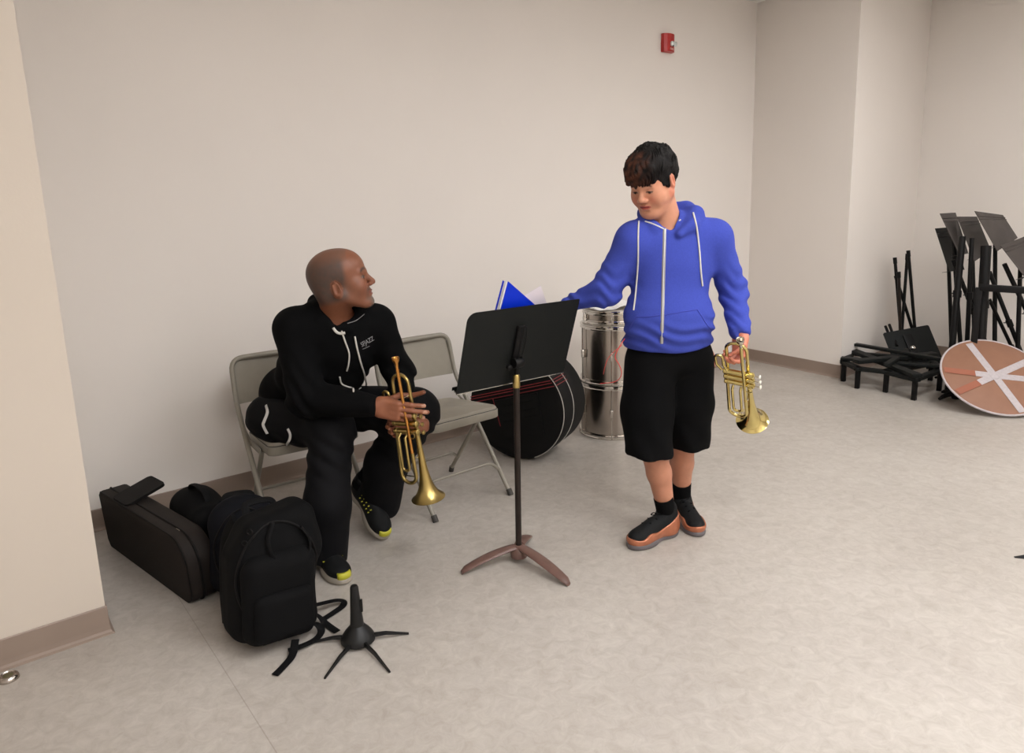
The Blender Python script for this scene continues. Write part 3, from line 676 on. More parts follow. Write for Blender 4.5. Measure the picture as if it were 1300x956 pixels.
# ---------------------------------------------------------------- black instrument case on the left
def hard_case():
    A = fl(138, 692); B = fl(246, 772); ax_ = nrm(V3(*(B - A)[:2], 0)); q = V3(-ax_[1], ax_[0], 0)   # q points right / to the back
    if q[0] < 0: q = -q
    L = np.linalg.norm((B - A)[:2]); Hc = .262; T = .115
    t = empty('instrument_case', tuple(A * .5 + B * .5 + q * T / 2), 'dark brown-black soft instrument case standing on edge behind the left pier', 'instrument case')
    lean = nrm(Z + q * -.05)
    def outline(k_=1.):
        pts = []
        for (s, h, r_, a0) in ((L - .0, Hc, .09, 90), ):
            pass
        pl = [(0.02, 0.0), (0.0, .03), (0.0, Hc - .02), (.02, Hc)]
        for a in np.radians(np.linspace(90, 0, 8)): pl.append((L - .11 + .11 * math.cos(a), Hc - .11 + .11 * math.sin(a)))
        for a in np.radians(np.linspace(0, -90, 6)): pl.append((L - .06 + .06 * math.cos(a), .06 + .06 * math.sin(a)))
        cx, cy = L / 2, Hc / 2
        return [((p[0] - cx) * k_ + cx, (p[1] - cy) * k_ + cy) for p in pl]
    def shell(nm, w0, w1, m):
        mb = MB(); vs = []; pl = outline(); n = len(pl)
        secs = [(w0, .955), (w0 + .004, .985), (w0 + .012, 1.), (w1 - .002, 1.)] if w0 <= 0.001 else [(w0 + .002, 1.), (w1 - .012, 1.), (w1 - .004, .985), (w1, .955)]
        for (w_, k_) in secs:
            for p in outline(k_): vs.append(A + ax_ * p[0] + lean * max(p[1], .001) + q * w_)
        fs = [(i * n + k_, i * n + (k_ + 1) % n, (i + 1) * n + (k_ + 1) % n, (i + 1) * n + k_) for i in range(3) for k_ in range(n)] + [tuple(range(n))[::-1], tuple(3 * n + k_ for k_ in range(n))]
        mb.add(vs, fs, True); return mb.build(nm, m, t)
    shell('body', 0.0, T * .42, MT['case_cloth']); shell('lid', T * .42, T, MT['case_cloth'])
    MB().tube([A + ax_ * p[0] + lean * max(p[1], .003) + q * T * .42 for p in outline(1.004)], .0045, 8, closed=True).build('zip', MT['case_trim'], t)
    MB().box(A + ax_ * (L - .13) + lean * (Hc - .004) + q * T * .40, (.03, .008, .012), (ax_, q, lean), .003).build('zip_pull', MT['steel'], t)
    MB().tube([A + ax_ * p[0] + lean * max(p[1], .003) + q * .004 for p in outline(.985)], .003, 8, closed=True).build('piping', MT['case_trim'], t)
    hc = A + ax_ * (L * .27) + lean * (Hc + .004)
    fl_ = []
    for (a_, b_, a0) in ((.055, .085, 0), (-.055, .085, 90), (-.055, -.045, 180), (.055, -.045, 270)):
        for a in np.radians(np.linspace(a0, a0 + 90, 5)): fl_.append((a_ + .02 * math.cos(a), b_ + .02 * math.sin(a)))
    up_ = nrm(q + Z * .28)
    MB().prism(fl_, hc + q * T * .62 + Z * .012, ax_, up_, np.cross(ax_, up_), .012, False).build('handle_wrap', MT['case_trim'], t)
hard_case()

# ---------------------------------------------------------------- backpacks
def fabric(amp, seed, fr_=(11., 23.)):
    r_ = np.random.default_rng(seed); dirs = [nrm(r_.normal(size=3)) for _ in range(8)]; ph = r_.uniform(0, 6.28, 8); fq = r_.uniform(fr_[0], fr_[1], 8)
    def f(P):
        s = 0; w_ = .3 * np.sin(P @ (nrm(V3(1, 2, .5)) * 9) + 1)
        for d, p, q_ in zip(dirs, ph, fq): s = s + np.sin(P @ (d * q_) + p + w_ * 3)
        return amp * s / 5
    return f
def backpack(c, ang, lean, W_, D_, Hh_, label, seed, m, extra=True, tagcard=False):
    f = V3(math.cos(ang), math.sin(ang), 0); x = V3(-f[1], f[0], 0); up_ = nrm(Z + V3(*lean)); f = nrm(f - up_ * (f @ up_)); x = np.cross(up_, f)
    o = V3(c[0], c[1], 0); P = lambda a, b, h: o + x * a + f * b + up_ * h
    t = empty('backpack', (c[0], c[1], 0), label, 'backpack')
    axs = np.array([x, f, up_]).T
    body = [('u', pbox(P(0, 0, Hh_ * .46), axs, (W_ / 2, D_ * .34, Hh_ * .44), .075), .03), ('u', pell(P(0, 0, Hh_ * .80), axs, (W_ * .47, D_ * .36, Hh_ * .21)), .05)] if not extra else [('u', pbox(P(0, 0, Hh_ * .42), axs, (W_ / 2, D_ * .34, Hh_ * .40), .07), .03), ('u', pbox(P(.030, 0, Hh_ * .74), axs @ np.array([[math.cos(.2), 0, -math.sin(.2)], [0, 1, 0], [math.sin(.2), 0, math.cos(.2)]]), (W_ * .43, D_ * .33, Hh_ * .24), .055), .05)]
    ob = sdf_mesh('main_compartment', body, .006, m, t, disp=fabric(.005, seed), clipz=.002)
    fp = [('u', pbox(P(0, D_ * .36, Hh_ * .38), axs, (W_ * .43, D_ * .16, Hh_ * .34), .06), .03)]
    sdf_mesh('front_pocket', fp, .006, m, t, disp=fabric(.006, seed + 1), clipz=.002)
    if extra:
        fp = [('u', pbox(P(0, D_ * .52, Hh_ * .26), axs, (W_ * .36, D_ * .08, Hh_ * .2), .04), .03)]
        sdf_mesh('small_pocket', fp, .006, m, t, disp=fabric(.005, seed + 2), clipz=.002)
    zp = [P(W_ * .44 * math.cos(a) , D_ * .34, Hh_ * .52 + Hh_ * .40 * max(math.sin(a), -.6)) for a in np.linspace(-.6, PI + .6, 40)]
    MB().tube(drape(ob, zp, -f, .003), .004, 8).build('zip', MT['case_trim'], t)
    MB().tube(spline([P(-.05, -D_ * .25, Hh_ * .92), P(-.04, -D_ * .34, Hh_ * .985), P(.04, -D_ * .34, Hh_ * .985), P(.05, -D_ * .25, Hh_ * .92)]), .01, 8, flat=(.026, .01)).build('grab_handle', MT['webbing'], t)
    for s in (-1, 1):
        MB().tube(spline([P(s * W_ * .28, -D_ * .30, Hh_ * .88), P(s * W_ * .33, -D_ * .62, Hh_ * .66), P(s * W_ * .38, -D_ * .55, Hh_ * .32), P(s * W_ * .42, -D_ * .32, Hh_ * .12)]), .02, 10, flat=(.06, .016), up=x).build('shoulder_strap', m, t)
    return t, P, ob, x, f, up_
# front backpack
c = fl(345, 805); c[2] = 0
t_, P, ob, x_, f_, u_ = backpack(c, math.radians(-52), (.02, .12, 0), .30, .26, .45, 'large black backpack with hanging straps in front of the chair of the man in black', 3, MT['nylon'])
# the loop handle and pulls on its face
lp = smooth_path(drape_px([ob], [(345, 665), (338, 690), (352, 718), (372, 726), (388, 708), (391, 684), (380, 668)], .012), 2)
MB().tube(lp, .006, 10, flat=(.018, .007)).build('loop_handle', MT['webbing'], t_)
for s in ((318, 676), (312, 690)):
    p = drape_px([ob], [s], .008, straight=True)[0]
    MB().tube(arcpts(p, V3(1, 0, 0), Z, .009, 0, 2 * PI, 17)[:-1], .0022, 6, closed=True).build('zip_pull', MT['case_trim'], t_)
for pts in ([(372, 800, .05), (398, 792, .035), (408, 800, .02), (400, 812, .006), (378, 822, .012), (366, 826, .012)], [(375, 812, .03), (371, 832, .01), (360, 846, .004), (349, 857, .003)],
            [(392, 775, .06), (404, 782, .03), (414, 792, .004), (428, 802, .003)], [(400, 768, .04), (430, 762, .02), (436, 768, .006), (420, 780, .004), (410, 786, .004)]):
    MB().tube(spline([fl(a, b, z_ + .002) for a, b, z_ in pts], 6), .01, 8, flat=(.026, .0035), up=V3(.01, .02, 1)).build('strap', MT['webbing'], t_)
# second backpack leaning behind it
c = fl(309, 752); c[2] = 0
t2, P2, ob2, x2, f2, u2 = backpack(c, math.radians(-60), (.04, .10, 0), .23, .17, .375, 'blue-black backpack with a white card tag, half hidden behind the big black backpack', 9, MT['nylon_navy'], extra=False)
pp = drape_px([ob2], [(259, 692), (272, 683), (275, 700), (268, 722)], .004, straight=True)
if len(pp) == 4:
    v = [tuple(p) for p in pp] + [tuple(p - V3(.3, -1, .1) * .002) for p in pp]
    MB().add(v, [(0, 1, 2, 3), (7, 6, 5, 4), (0, 4, 5, 1), (1, 5, 6, 2), (2, 6, 7, 3), (3, 7, 4, 0)]).build('card_tag', MT['white_tag'], t2)
# soft bag between the case and the backpacks
def soft_bag():
    c = fl(266, 716); c[2] = 0; a = math.radians(-45); f = V3(math.cos(a), math.sin(a), 0); x = V3(-f[1], f[0], 0); axs = np.array([x, f, Z]).T
    t = empty('soft_bag', tuple(c), 'black soft bag with a rounded top wedged between the instrument case and the backpacks', 'bag')
    ops = [('u', pbox(c + Z * .15, axs, (.085, .15, .14), .05), .03), ('u', pell(c + Z * .24 - f * .06, axs, (.085, .13, .08)), .05)]
    o = sdf_mesh('body', ops, .006, MT['nylon'], t, disp=fabric(.009, 21), clipz=.002)
    MB().tube(spline([c + Z * .28 - f * .10, c + Z * .34 - f * .05 - x * .01, c + Z * .33 + f * .04, c + Z * .27 + f * .08]), .01, 8, flat=(.028, .008)).build('handle', MT['webbing'], t)
    zp = drape([o], [c + x * -.1 + f * s + Z * (.19 + .06 * math.cos(s * 9)) for s in np.linspace(-.15, .15, 16)], x, .003)
    MB().tube(zp, .0035, 6).build('zip', MT['case_trim'], t)
soft_bag()
# ---------------------------------------------------------------- small things at the picture's edges
c = fl(11, 862); t = empty('floor_outlet', tuple(c), 'small round metal floor fitting at the foot of the left pier', 'floor fitting')
MB().lathe([(.030, 0), (.030, .004), (.027, .012), (.022, .016), (.020, .013)], c, Z, 28).build('ring', MT['steel'], t)
MB().lathe([(.020, .004), (.020, .012), (.012, .0135)], c, Z, 24).build('cap', mat('tarnished cap', (120, 116, 88), .35, .7), t)
a = fl(1288, 708); b = fl(1400, 712); d = nrm(b - a); q = V3(-d[1], d[0], 0)
t = empty('microphone_stand', tuple(b), 'black stand whose pointed foot pokes in at the right edge of the floor', 'stand')
vs = []; n = 10
for i in range(n):
    s = i / (n - 1); wv = .004 + .022 * math.sqrt(s); h = .005 + .02 * math.sqrt(s)
    for k in range(10):
        an = 2 * PI * k / 10; vs.append(a + d * s * .34 + q * wv * math.cos(an) + Z * max(.0005, h * .5 + h * .5 * math.sin(an)))
MB().add(vs, [(i * 10 + k, i * 10 + (k + 1) % 10, (i + 1) * 10 + (k + 1) % 10, (i + 1) * 10 + k) for i in range(n - 1) for k in range(10)] + [tuple(range(10))[::-1], tuple((n - 1) * 10 + k for k in range(10))], True).build('leg', MT['black_metal'], t)
MB().tube([b + V3(0, 0, .012), b + V3(0, 0, .9)], .012, 12).build('pole', MT['black_metal'], t)
# ---------------------------------------------------------------- right-hand corner
def rack():
    """low black folding frame on short legs"""
    K = 5.0
    feet = [(1070.5, 484), (1088, 493), (1124, 498), (1160, 508), (1192, 496), (1181, 483), (1079.5, 472), (1150, 478)]
    G = [fl(*p) for p in feet]; H_ = .152
    c = sum(G) / len(G); c[2] = 0
    t = empty('low_equipment_frame', tuple(c), 'low black flat-bar frame on short legs lying by the corner of the right wall', 'frame')
    for g in G: MB().box(V3(g[0], g[1], H_ / 2), (.03, .03, H_), (dW, nW, Z), .003).build('leg', MT['black_metal'], t)
    def bar(a, b, z, w_=.05, h_=.028):
        a = V3(a[0], a[1], z); b = V3(b[0], b[1], z); d = b - a; L = np.linalg.norm(d); d = d / L; q = V3(-d[1], d[0], 0)
        MB().box((a + b) / 2, (L + .05, w_, h_), (d, q, Z), .003).build('bar', MT['desk_black'], t)
    z0 = H_ + .0
    bar(G[0], G[1], z0); bar(G[1], G[2], z0 + .0); bar(G[2], G[3], z0 - .002); bar(G[3], G[4], z0); bar(G[4], G[5], z0 - .001); bar(G[5], G[7], z0); bar(G[7], G[6], z0 + .002); bar(G[6], G[0], z0 + .001)
    bar(G[6], G[3], z0 + .028, .07); bar(G[0], G[4], z0 + .03, .07, .02); bar(G[1], G[5], z0 + .055, .07); bar(G[2], G[5], z0 + .004, .08, .02); bar(G[6], G[4], z0 + .082, .05, .022); bar(G[2], G[7], z0 + .056, .04)
    return c, z0
rc, rz = rack()
def place_desk(c, ax, up_, W_, H_, m, parent, th=.003, lip=True, knob=None, mk=None, name='desk', chamfer=0.):
    ax = nrm(ax); up_ = nrm(up_ - ax * (up_ @ ax)); no = np.cross(ax, up_)
    poly = [(-W_ / 2, -H_ / 2), (W_ / 2, -H_ / 2), (W_ / 2, H_ / 2 - chamfer), (W_ / 2 - chamfer, H_ / 2), (-W_ / 2 + chamfer, H_ / 2), (-W_ / 2, H_ / 2 - chamfer)]
    d = MB().prism(poly, c, ax, up_, no, th).build(name, m, parent)
    if lip: MB().box(c - up_ * H_ / 2 + no * .02, (W_, .003, .045), (ax, up_, no)).build('shelf', m, d)
    return d, ax, up_, no
# loose desk panel standing on the frame
p00, p10, p11, p01 = at(1134, 468, 5.45), at(1199, 464, 5.45), at(1181, 410, 5.62), at(1124, 428, 5.62)
cc_ = (p00 + p10 + p11 + p01) / 4; t = empty('loose_desk_panel', tuple(cc_), 'black music desk panel with a silver knob standing on the low frame', 'music stand desk')
axd = nrm((p10 + p11) / 2 - (p00 + p01) / 2); upd = (p01 + p11) / 2 - (p00 + p10) / 2
d_, axd, upd, nod = place_desk(cc_, axd, upd, .37, .34, MT['desk_black'], t, chamfer=.01)
sgn = -1 if nod @ nrm(ray(1160, 440)) > 0 else 1
MB().box(cc_ + nod * sgn * .008 - axd * .01, (.07, .24, .014), (axd, upd, nod), .003).build('mounting_bracket', MT['black_metal'], t)
MB().lathe([(.017, 0), (.019, .008), (.014, .016), (.004, .019)], cc_ + nod * sgn * .014 - axd * .01 - upd * 0, nod * sgn, 18).build('knob', MT['chrome'], t)
# two small black hooks beside it
for (a_, b_, lb) in (((1124, 414), (1137, 441), 'leftmost short black bar leaning by the desk panel'), ((1129, 412), (1139, 436), 'short black bar leaning against the edge of the desk panel')):
    A_, B_ = at(a_[0], a_[1], 5.72), at(b_[0], b_[1], 5.55)
    tag(MB().tube([A_, B_ - V3(0, 0, .02)], .011, 8).build('metal_bar', MT['black_metal']), lb, 'bar')
# bundle of bare poles in the recess corner
PO = [((1136, 327), (1147, 462), 'bare black pole in the corner bundle with its top leaning furthest left', 0), ((1153, 318), (1165, 460), 'straight tall black pole at the right of the corner bundle', 1),
      ((1141, 345), (1144, 462), 'reddish brown upright pole at the left of the corner bundle', 2), ((1137, 350), (1172, 462), 'black pole slanting right across the corner bundle', 3), ((1152, 322), (1142, 462), 'black pole of the corner bundle slanting down to the left', 4)]
for (a_, b_, lb, i) in PO:
    dy = .035 * (i % 3); A_, B_ = at(a_[0], a_[1], 5.86 - dy + (.05 if i == 4 else 0)), at(b_[0], b_[1], 5.80 - dy * .6)
    u = nrm(B_ - A_); k = (0.01 - A_[2]) / u[2]; B_ = A_ + u * k
    tt = empty('stand_pole', tuple(B_), lb, 'pole', 'bare stand poles in the recess corner')
    MB().tube([A_ + u * .02, B_], .0125, 10).build('shaft', MT['pole_brown'] if i == 2 else MT['black_metal'], tt)
    MB().tube([A_, A_ + u * .05], .015, 10).build('collar', MT['black_metal'], tt)
# stack of music stands leaning together on a cart
def stacked_stand(corners, Y, foot, m, label, polem='black_metal', pw=.013, foot_dir=None):
    C4 = [at(x, y, Y + dy) for (x, y, dy) in corners]      # TL TR BR BL
    c = sum(C4) / 4; ax = nrm((C4[1] + C4[2] - C4[0] - C4[3]) / 2); up_ = (C4[0] + C4[1] - C4[2] - C4[3]) / 2; W_ = np.linalg.norm((C4[1] + C4[2] - C4[0] - C4[3]) / 2); H_ = np.linalg.norm(up_)
    f = foot.copy(); t = empty('music_stand', (f[0], f[1], 0), label, 'music stand', 'stored black music stands in the right corner')
    no = nrm(np.cross(ax, nrm(up_))); 
    if no @ nrm(c - CP) > 0: no = -no       # towards the camera
    d = MB().add([p + no * .0015 for p in C4] + [p - no * .0015 for p in C4], [(0, 1, 2, 3), (7, 6, 5, 4), (0, 4, 5, 1), (1, 5, 6, 2), (2, 6, 7, 3), (3, 7, 4, 0)]).build('desk', m, t)
    for k in (.12, .20):
        a = C4[0] * (1 - k) + C4[3] * k; b = C4[1] * (1 - k) + C4[2] * k
        MB().tube([a + no * .003, b + no * .003], .0035, 6).build('rib', m, d)
    bc = C4[3] * .5 + C4[2] * .5
    MB().box(bc - no * .024, (W_ * .98, .003, .045), (ax, nrm(up_), no)).build('shelf', m, d)
    hub = c - no * .02
    MB().tube([f + Z * .03, hub], [pw * 1.25, pw * 1.0], 12).build('pole', MT[polem], t)
    MB().box(c - no * .012, (.05, .12, .018), (ax, nrm(up_), no), .004).build('bracket', MT['black_metal'], t)
    fd = foot_dir if foot_dir is not None else nrm(V3(-.6, -.8, 0))
    for k in range(3):
        a_ = 2 * PI * k / 3; dd = V3(fd[0] * math.cos(a_) - fd[1] * math.sin(a_), fd[0] * math.sin(a_) + fd[1] * math.cos(a_), 0); pts = []
        for s in np.linspace(0, 1, 7): pts.append(V3(f[0], f[1], 0) + dd * s * .22 + Z * (.05 * (1 - s * s) + .012))
        MB().tube(pts, [.015, .015, .015, .014, .013, .012, .009], 8).build('leg', MT[polem], t)
    return t
F1 = fl(1203, 500); F1[2] = 0
def ft(px, py): p = fl(px, py); p[2] = 0; return p
stacked_stand([(1193, 271, .0), (1213, 270, .10), (1229, 321, .10), (1218, 324, .0)], 5.15, ft(1222, 489), MT['desk_grey'], 'stored music stand with the narrow grey desk, leftmost of the pale ones')
stacked_stand([(1215, 275, .0), (1240, 275, .12), (1258, 318, .12), (1237, 332, .0)], 5.10, ft(1238, 492), MT['desk_grey'], 'stored music stand with a grey desk, second pale one from the left')
stacked_stand([(1237, 268, .0), (1273, 273, .15), (1292, 302, .15), (1266, 319, .0)], 5.00, ft(1262, 492), MT['desk_grey'], 'stored music stand with the widest scuffed grey desk, tallest of the group')
stacked_stand([(1270, 312, .0), (1304, 299, .12), (1322, 345, .12), (1301, 352, .0)], 4.85, ft(1290, 496), MT['desk_grey'], 'stored music stand whose grey desk is cut off by the right edge of the picture')
stacked_stand([(1187, 290, .0), (1212, 288, .12), (1224, 342, .10), (1205, 345, .0)], 5.30, ft(1209, 476), MT['desk_black'], 'stored music stand with the dark black desk, furthest back on the left')
tag(bpy.data.objects['music_stand.005'] if 'music_stand.005' in bpy.data.objects else None, None) if False else None
# upright shafts and slanting shafts of further stands without desks in view
UP = [((1222, 300), (1206, 470), 5.02, .022, 'thick upright black stand shaft at the left of the stored stands'), ((1234, 302), (1226, 470), 4.98, .015, 'slim upright black stand shaft just right of the thick left one'),
      ((1252, 312), (1243, 470), 4.90, .032, 'thickest upright black stand shaft in the middle of the stored stands'),
      ((1210, 330), (1262, 462), 5.14, .015, 'black stand shaft slanting down right from the dark desk'), ((1256, 345), (1302, 462), 5.00, .014, 'black stand shaft slanting right, lower of the two crossing the bar'),
      ((1275, 335), (1335, 462), 4.95, .015, 'black stand shaft slanting right, upper of the two crossing the bar'), ((1256, 380), (1302, 478), 5.06, .012, 'thin black stand shaft slanting down to the brown disc')]
for (a_, b_, Y, r_, lb) in UP:
    A_, B_ = at(a_[0], a_[1], Y), at(b_[0], b_[1], Y - .05 if r_ < .02 else Y - .1); u = nrm(B_ - A_); B_ = A_ + u * ((.004 - A_[2]) / u[2])
    tt = empty('stand_shaft', tuple(B_), lb, 'stand shaft', 'bare shafts among the stored stands')
    MB().tube([A_, B_], r_, 12).build('shaft', MT['black_metal'], tt)
    MB().tube([A_ + u * .38, A_ + u * .43], r_ + .006, 12).build('collar', MT['black_metal'], tt)
    MB().tube([A_ + u * .40, A_ + u * .40 + V3(-.055, -.02, .004)], .0035, 8).build('wing_screw', MT['black_metal'], tt)
# the horizontal bar that holds the stored stands
A_, B_ = at(1243, 365, 4.80), at(1345, 371, 4.55); d = nrm(B_ - A_)
t = empty('storage_rail', tuple((A_ + B_) / 2 * V3(1, 1, 0)), 'long black horizontal rail the stored music stands lean on', 'rail')
MB().box((A_ + B_) / 2, (np.linalg.norm(B_ - A_), .04, .045), (d, V3(-d[1], d[0], 0), Z), .004).build('rail', MT['black_metal'], t)
for P_ in (A_, B_): MB().box(V3(P_[0], P_[1], P_[2] / 2), (.04, .04, P_[2]), (d, V3(-d[1], d[0], 0), Z), .004).build('post', MT['black_metal'], t)
# feet showing to the left of the disc
t = empty('music_stand_tripod', tuple(ft(1200, 508)), 'black stand base lying on the floor left of the brown disc', 'stand base')
g = ft(1213, 506)
for (px, py) in ((1192, 509), (1196, 500), (1235, 512)):
    e = ft(px, py); d = nrm(e - g); pts = [g + d * s * np.linalg.norm(e - g) + Z * (.03 * (1 - s * s) + .014) for s in np.linspace(0, 1, 6)]
    MB().tube(pts, [.02, .02, .019, .017, .015, .01], 8).build('leg', MT['black_metal'], t)
MB().lathe([(.025, 0), (.03, .02), (.02, .06)], g, Z, 16).build('hub', MT['black_metal'], t)
# brown disc with silver tape star, leaning on the stands
def disc():
    bot = fl(1282, 531); fwd = nrm(V3(.25, 1, 0)); side = V3(fwd[1], -fwd[0], 0)
    side = nrm(V3(.985, -.17, 0)); fwd = V3(-side[1], side[0], 0); th = math.radians(52); up_ = Z * math.cos(th) + fwd * math.sin(th); no = np.cross(side, up_)   # no points up/towards the camera
    if no @ nrm(bot - CP) > 0: no = -no
    r = .315; c = bot + up_ * r + no * .01 + Z * .012
    t = empty('drum_head_board', tuple(bot), 'round brown board crossed with silver tape, leaning on the stored music stands', 'disc')
    MB().lathe([(r, -.008), (r, .004), (r - .003, .006)], c, no, 72).build('board', MT['board_brown'], t)
    rr_ = np.random.default_rng(3)
    MB().tube([c + (side * math.cos(a) + up_ * math.sin(a)) * (r + .001) + no * .002 for a in np.linspace(0, 2 * PI, 73)[:-1]], .007, 8, closed=True).build('rim_tape', MT['tape_silver'], t)
    for k, (a_, l0, l1, ms) in enumerate(((105, .0, .93, 's'), (28, 0, .97, 's'), (-8, 0, .97, 's'), (-76, 0, .96, 's'), (171, 0, .36, 's'), (208, 0, .40, 's'), (171, .36, .95, 'b'), (208, .40, .95, 'b'))):
        a = math.radians(a_); d = side * math.cos(a) + up_ * math.sin(a); q = np.cross(no, d)
        MB().box(c + d * r * (l0 + l1) / 2 + no * (.0065 + .0006 * k), (r * (l1 - l0), .046, .0008), (d, q, no)).build('tape', MT['tape_silver'] if ms == 's' else MT['tape_brown'], t)['label'] = 'strip of silver tape' if ms == 's' else 'strip of brown tape'
    MB().lathe([(.03, 0), (.028, .003), (.01, .005)], c + no * .008 + d * 0, no, 16).build('tape_knot', MT['tape_silver'], t)
disc()
# ================================================================ trumpets
def trumpet(rim, tip, yax, m, label, lead_m, side=1, btn=None):
    zx = nrm(tip - rim); s = np.linalg.norm(tip - rim) / .545; yx = nrm(yax - zx * (yax @ zx)); xx = np.cross(yx, zx) * side
    P = lambda x, y, z: rim + (xx * x + yx * y + zx * z) * s
    t = empty('trumpet', tuple(rim), label, 'trumpet')
    o = P(0, 0, 0)      # the bell axis passes through the rim centre
    prof = [(.0600, .002), (.0618, .000), (.0622, .002), (.056, .006), (.047, .014), (.038, .026), (.030, .043), (.0235, .065), (.0185, .092), (.0145, .125), (.0115, .17), (.009, .23), (.0072, .29), (.0062, .425)]
    inner = [(.0045, .42), (.0085, .20), (.0135, .12), (.0225, .062), (.037, .024), (.0555, .004), (.0600, .002)]
    MB().lathe([(r * s, z * s) for r, z in inner + prof[1:]], rim, zx, 40, caps=False).build('bell', m, t)
    bow = [P(0, 0, .42)] + [P(0, -.036 + .036 * math.cos(a), .435 + .036 * math.sin(a)) for a in np.linspace(0, PI, 14)] + [P(0, -.072, .42), P(.006, -.072, .325)]
    MB().tube(bow, .0062 * s, 12).build('bow', m, t)
    lx = .038
    MB().tube([P(lx, -.006, .502), P(lx, -.006, .30), P(lx, -.006, .16)], [.0062 * s, .0055 * s, .0058 * s], 12).build('leadpipe', lead_m, t)
    MB().tube([P(lx, -.006, .19)] + [P(lx, -.006, .115)] + [P(lx, -.039 + .033 * math.cos(a), .105 - .033 * math.sin(a)) for a in np.linspace(0, PI, 14)] + [P(lx, -.072, .115), P(lx * .6, -.072, .26)], .0066 * s, 12).build('tuning_slide', m, t)
    MB().lathe([(.0045 * s, 0), (.0055 * s, .02 * s), (.0075 * s, .035 * s), (.0125 * s, .043 * s), (.0138 * s, .052 * s), (.0138 * s, .056 * s), (.010 * s, .055 * s), (.004 * s, .045 * s)], P(lx, -.006, .49), zx, 20, caps=False).build('mouthpiece', MT['silver'] if lead_m is not MT['copper'] else lead_m, t)
    for z in (.265, .295, .325):
        vm = MB(); c0 = P(lx * .5, -.085, z); vm.lathe([(.0085 * s, 0), (.0115 * s, .003 * s), (.0118 * s, .014 * s), (.0105 * s, .015 * s), (.0105 * s, .095 * s), (.0122 * s, .096 * s), (.0122 * s, .108 * s), (.006 * s, .112 * s)], c0, yx, 18)
        v = vm.build('valve', m, t)
        MB().tube([P(lx * .5, .025, z), P(lx * .5, .043, z)], .0025 * s, 8).build('stem', MT['silver'], v)
        MB().lathe([(.004 * s, 0), (.008 * s, .002 * s), (.008 * s, .006 * s), (.005 * s, .007 * s)], P(lx * .5, .042, z), yx, 14).build('finger_button', btn or MT['pearl'], v)
    MB().tube([P(.03, -.02, .26), P(.045, -.02, .25), P(.05, -.02, .15)] + [P(.05, -.035 + .015 * math.cos(a), .14 - .015 * math.sin(a)) for a in np.linspace(0, PI, 9)] + [P(.05, -.05, .15), P(.045, -.05, .25), P(.03, -.05, .26)], .0052 * s, 10).build('third_slide', m, t)
    MB().tube([P(.02, -.07, .33), P(.02, -.082, .36), P(.02, -.082, .395)] + [P(.02, -.095 + .013 * math.cos(a), .40 + .013 * math.sin(a)) for a in np.linspace(0, PI, 9)] + [P(.02, -.108, .395), P(.02, -.108, .36), P(.02, -.09, .33)], .0052 * s, 10).build('first_slide', m, t)
    for z in (.395, .165): MB().tube([P(0, -.003, z), P(lx, -.006, z)], .0022 * s, 8).build('brace', MT['silver'], t)
    MB().tube([P(lx, -.006, .10), P(lx, -.072, .10)], .002 * s, 8).build('slide_brace', MT['silver'], t)
    MB().tube([P(lx, -.008, .26) + zx * 0] + [P(lx + .004, .010 + .012 * math.sin(a), .26 - .012 * math.cos(a)) for a in np.linspace(-.5, 3.4, 9)], .0018 * s, 8).build('finger_hook', m, t)
    MB().lathe([(.004 * s, -.003 * s), (.004 * s, .003 * s)], P(lx, -.055, .075), zx, 10).build('water_key', MT['silver'], t)
    return t, P, s
man_rim, man_tip = at(544, 632, 2.66), at(512, 450, 2.64)
TM = trumpet(man_rim + V3(0, 0, 0), man_tip - 0 * Z, V3(math.cos(math.radians(30)), -math.sin(math.radians(30)), 0), MT['brass'], 'brushed brass trumpet held bell down by the seated man in black', MT['copper'], btn=MT['brass'])
boy_rim = at(955, 534, 2.92); boy_tip = at(946, 421, 2.575); print('boy trumpet', np.linalg.norm(boy_tip - boy_rim))
TB = trumpet(boy_rim, boy_tip, V3(.80, -.60, 0), MT['brass_gold'], 'shiny gold trumpet held bell down by the boy in blue', MT['brass_gold'])

# ================================================================ people
class Fr:
    def __init__(s, o, X, Y, Z_, k=1.): s.o = np.array(o, float); s.A = np.array([X, Y, Z_], float).T; s.k = k
    def p(s, x, y, z): return s.o + s.A @ (np.array([x, y, z]) * s.k)
    def e(s, c, r, rx=0., rz=0.):
        A = s.A
        if rx or rz: 
            cx, sx, cz, sz = math.cos(rx), math.sin(rx), math.cos(rz), math.sin(rz)
            A = A @ np.array([[cz, -sz, 0], [sz, cz, 0], [0, 0, 1]]) @ np.array([[1, 0, 0], [0, cx, -sx], [0, sx, cx]])
        return pell(s.p(*c), A, np.array(r) * s.k)
    def c(s, a, b, ra, rb=None): return pcap(s.p(*a), s.p(*b), ra * s.k, (ra if rb is None else rb) * s.k)
    def b(s, c, h, r): return pbox(s.p(*c), s.A, np.array(h) * s.k, r * s.k)
    def pl(s, c, n): return pplane(s.p(*c), s.A @ np.array(n, float))
    def loc(s, V): return ((V - s.o) @ s.A) / s.k
def head_frame(o, yaw_dir, pitch, k, roll=0.):
    """yaw_dir: horizontal facing vector; pitch up positive"""
    f = nrm(yaw_dir); Y = f * math.cos(pitch) + Z * math.sin(pitch); X = nrm(np.cross(Y, Z)); Zx = np.cross(X, Y)
    if roll: X, Zx = X * math.cos(roll) + Zx * math.sin(roll), Zx * math.cos(roll) - X * math.sin(roll)
    return Fr(o, X, Y, Zx, k)
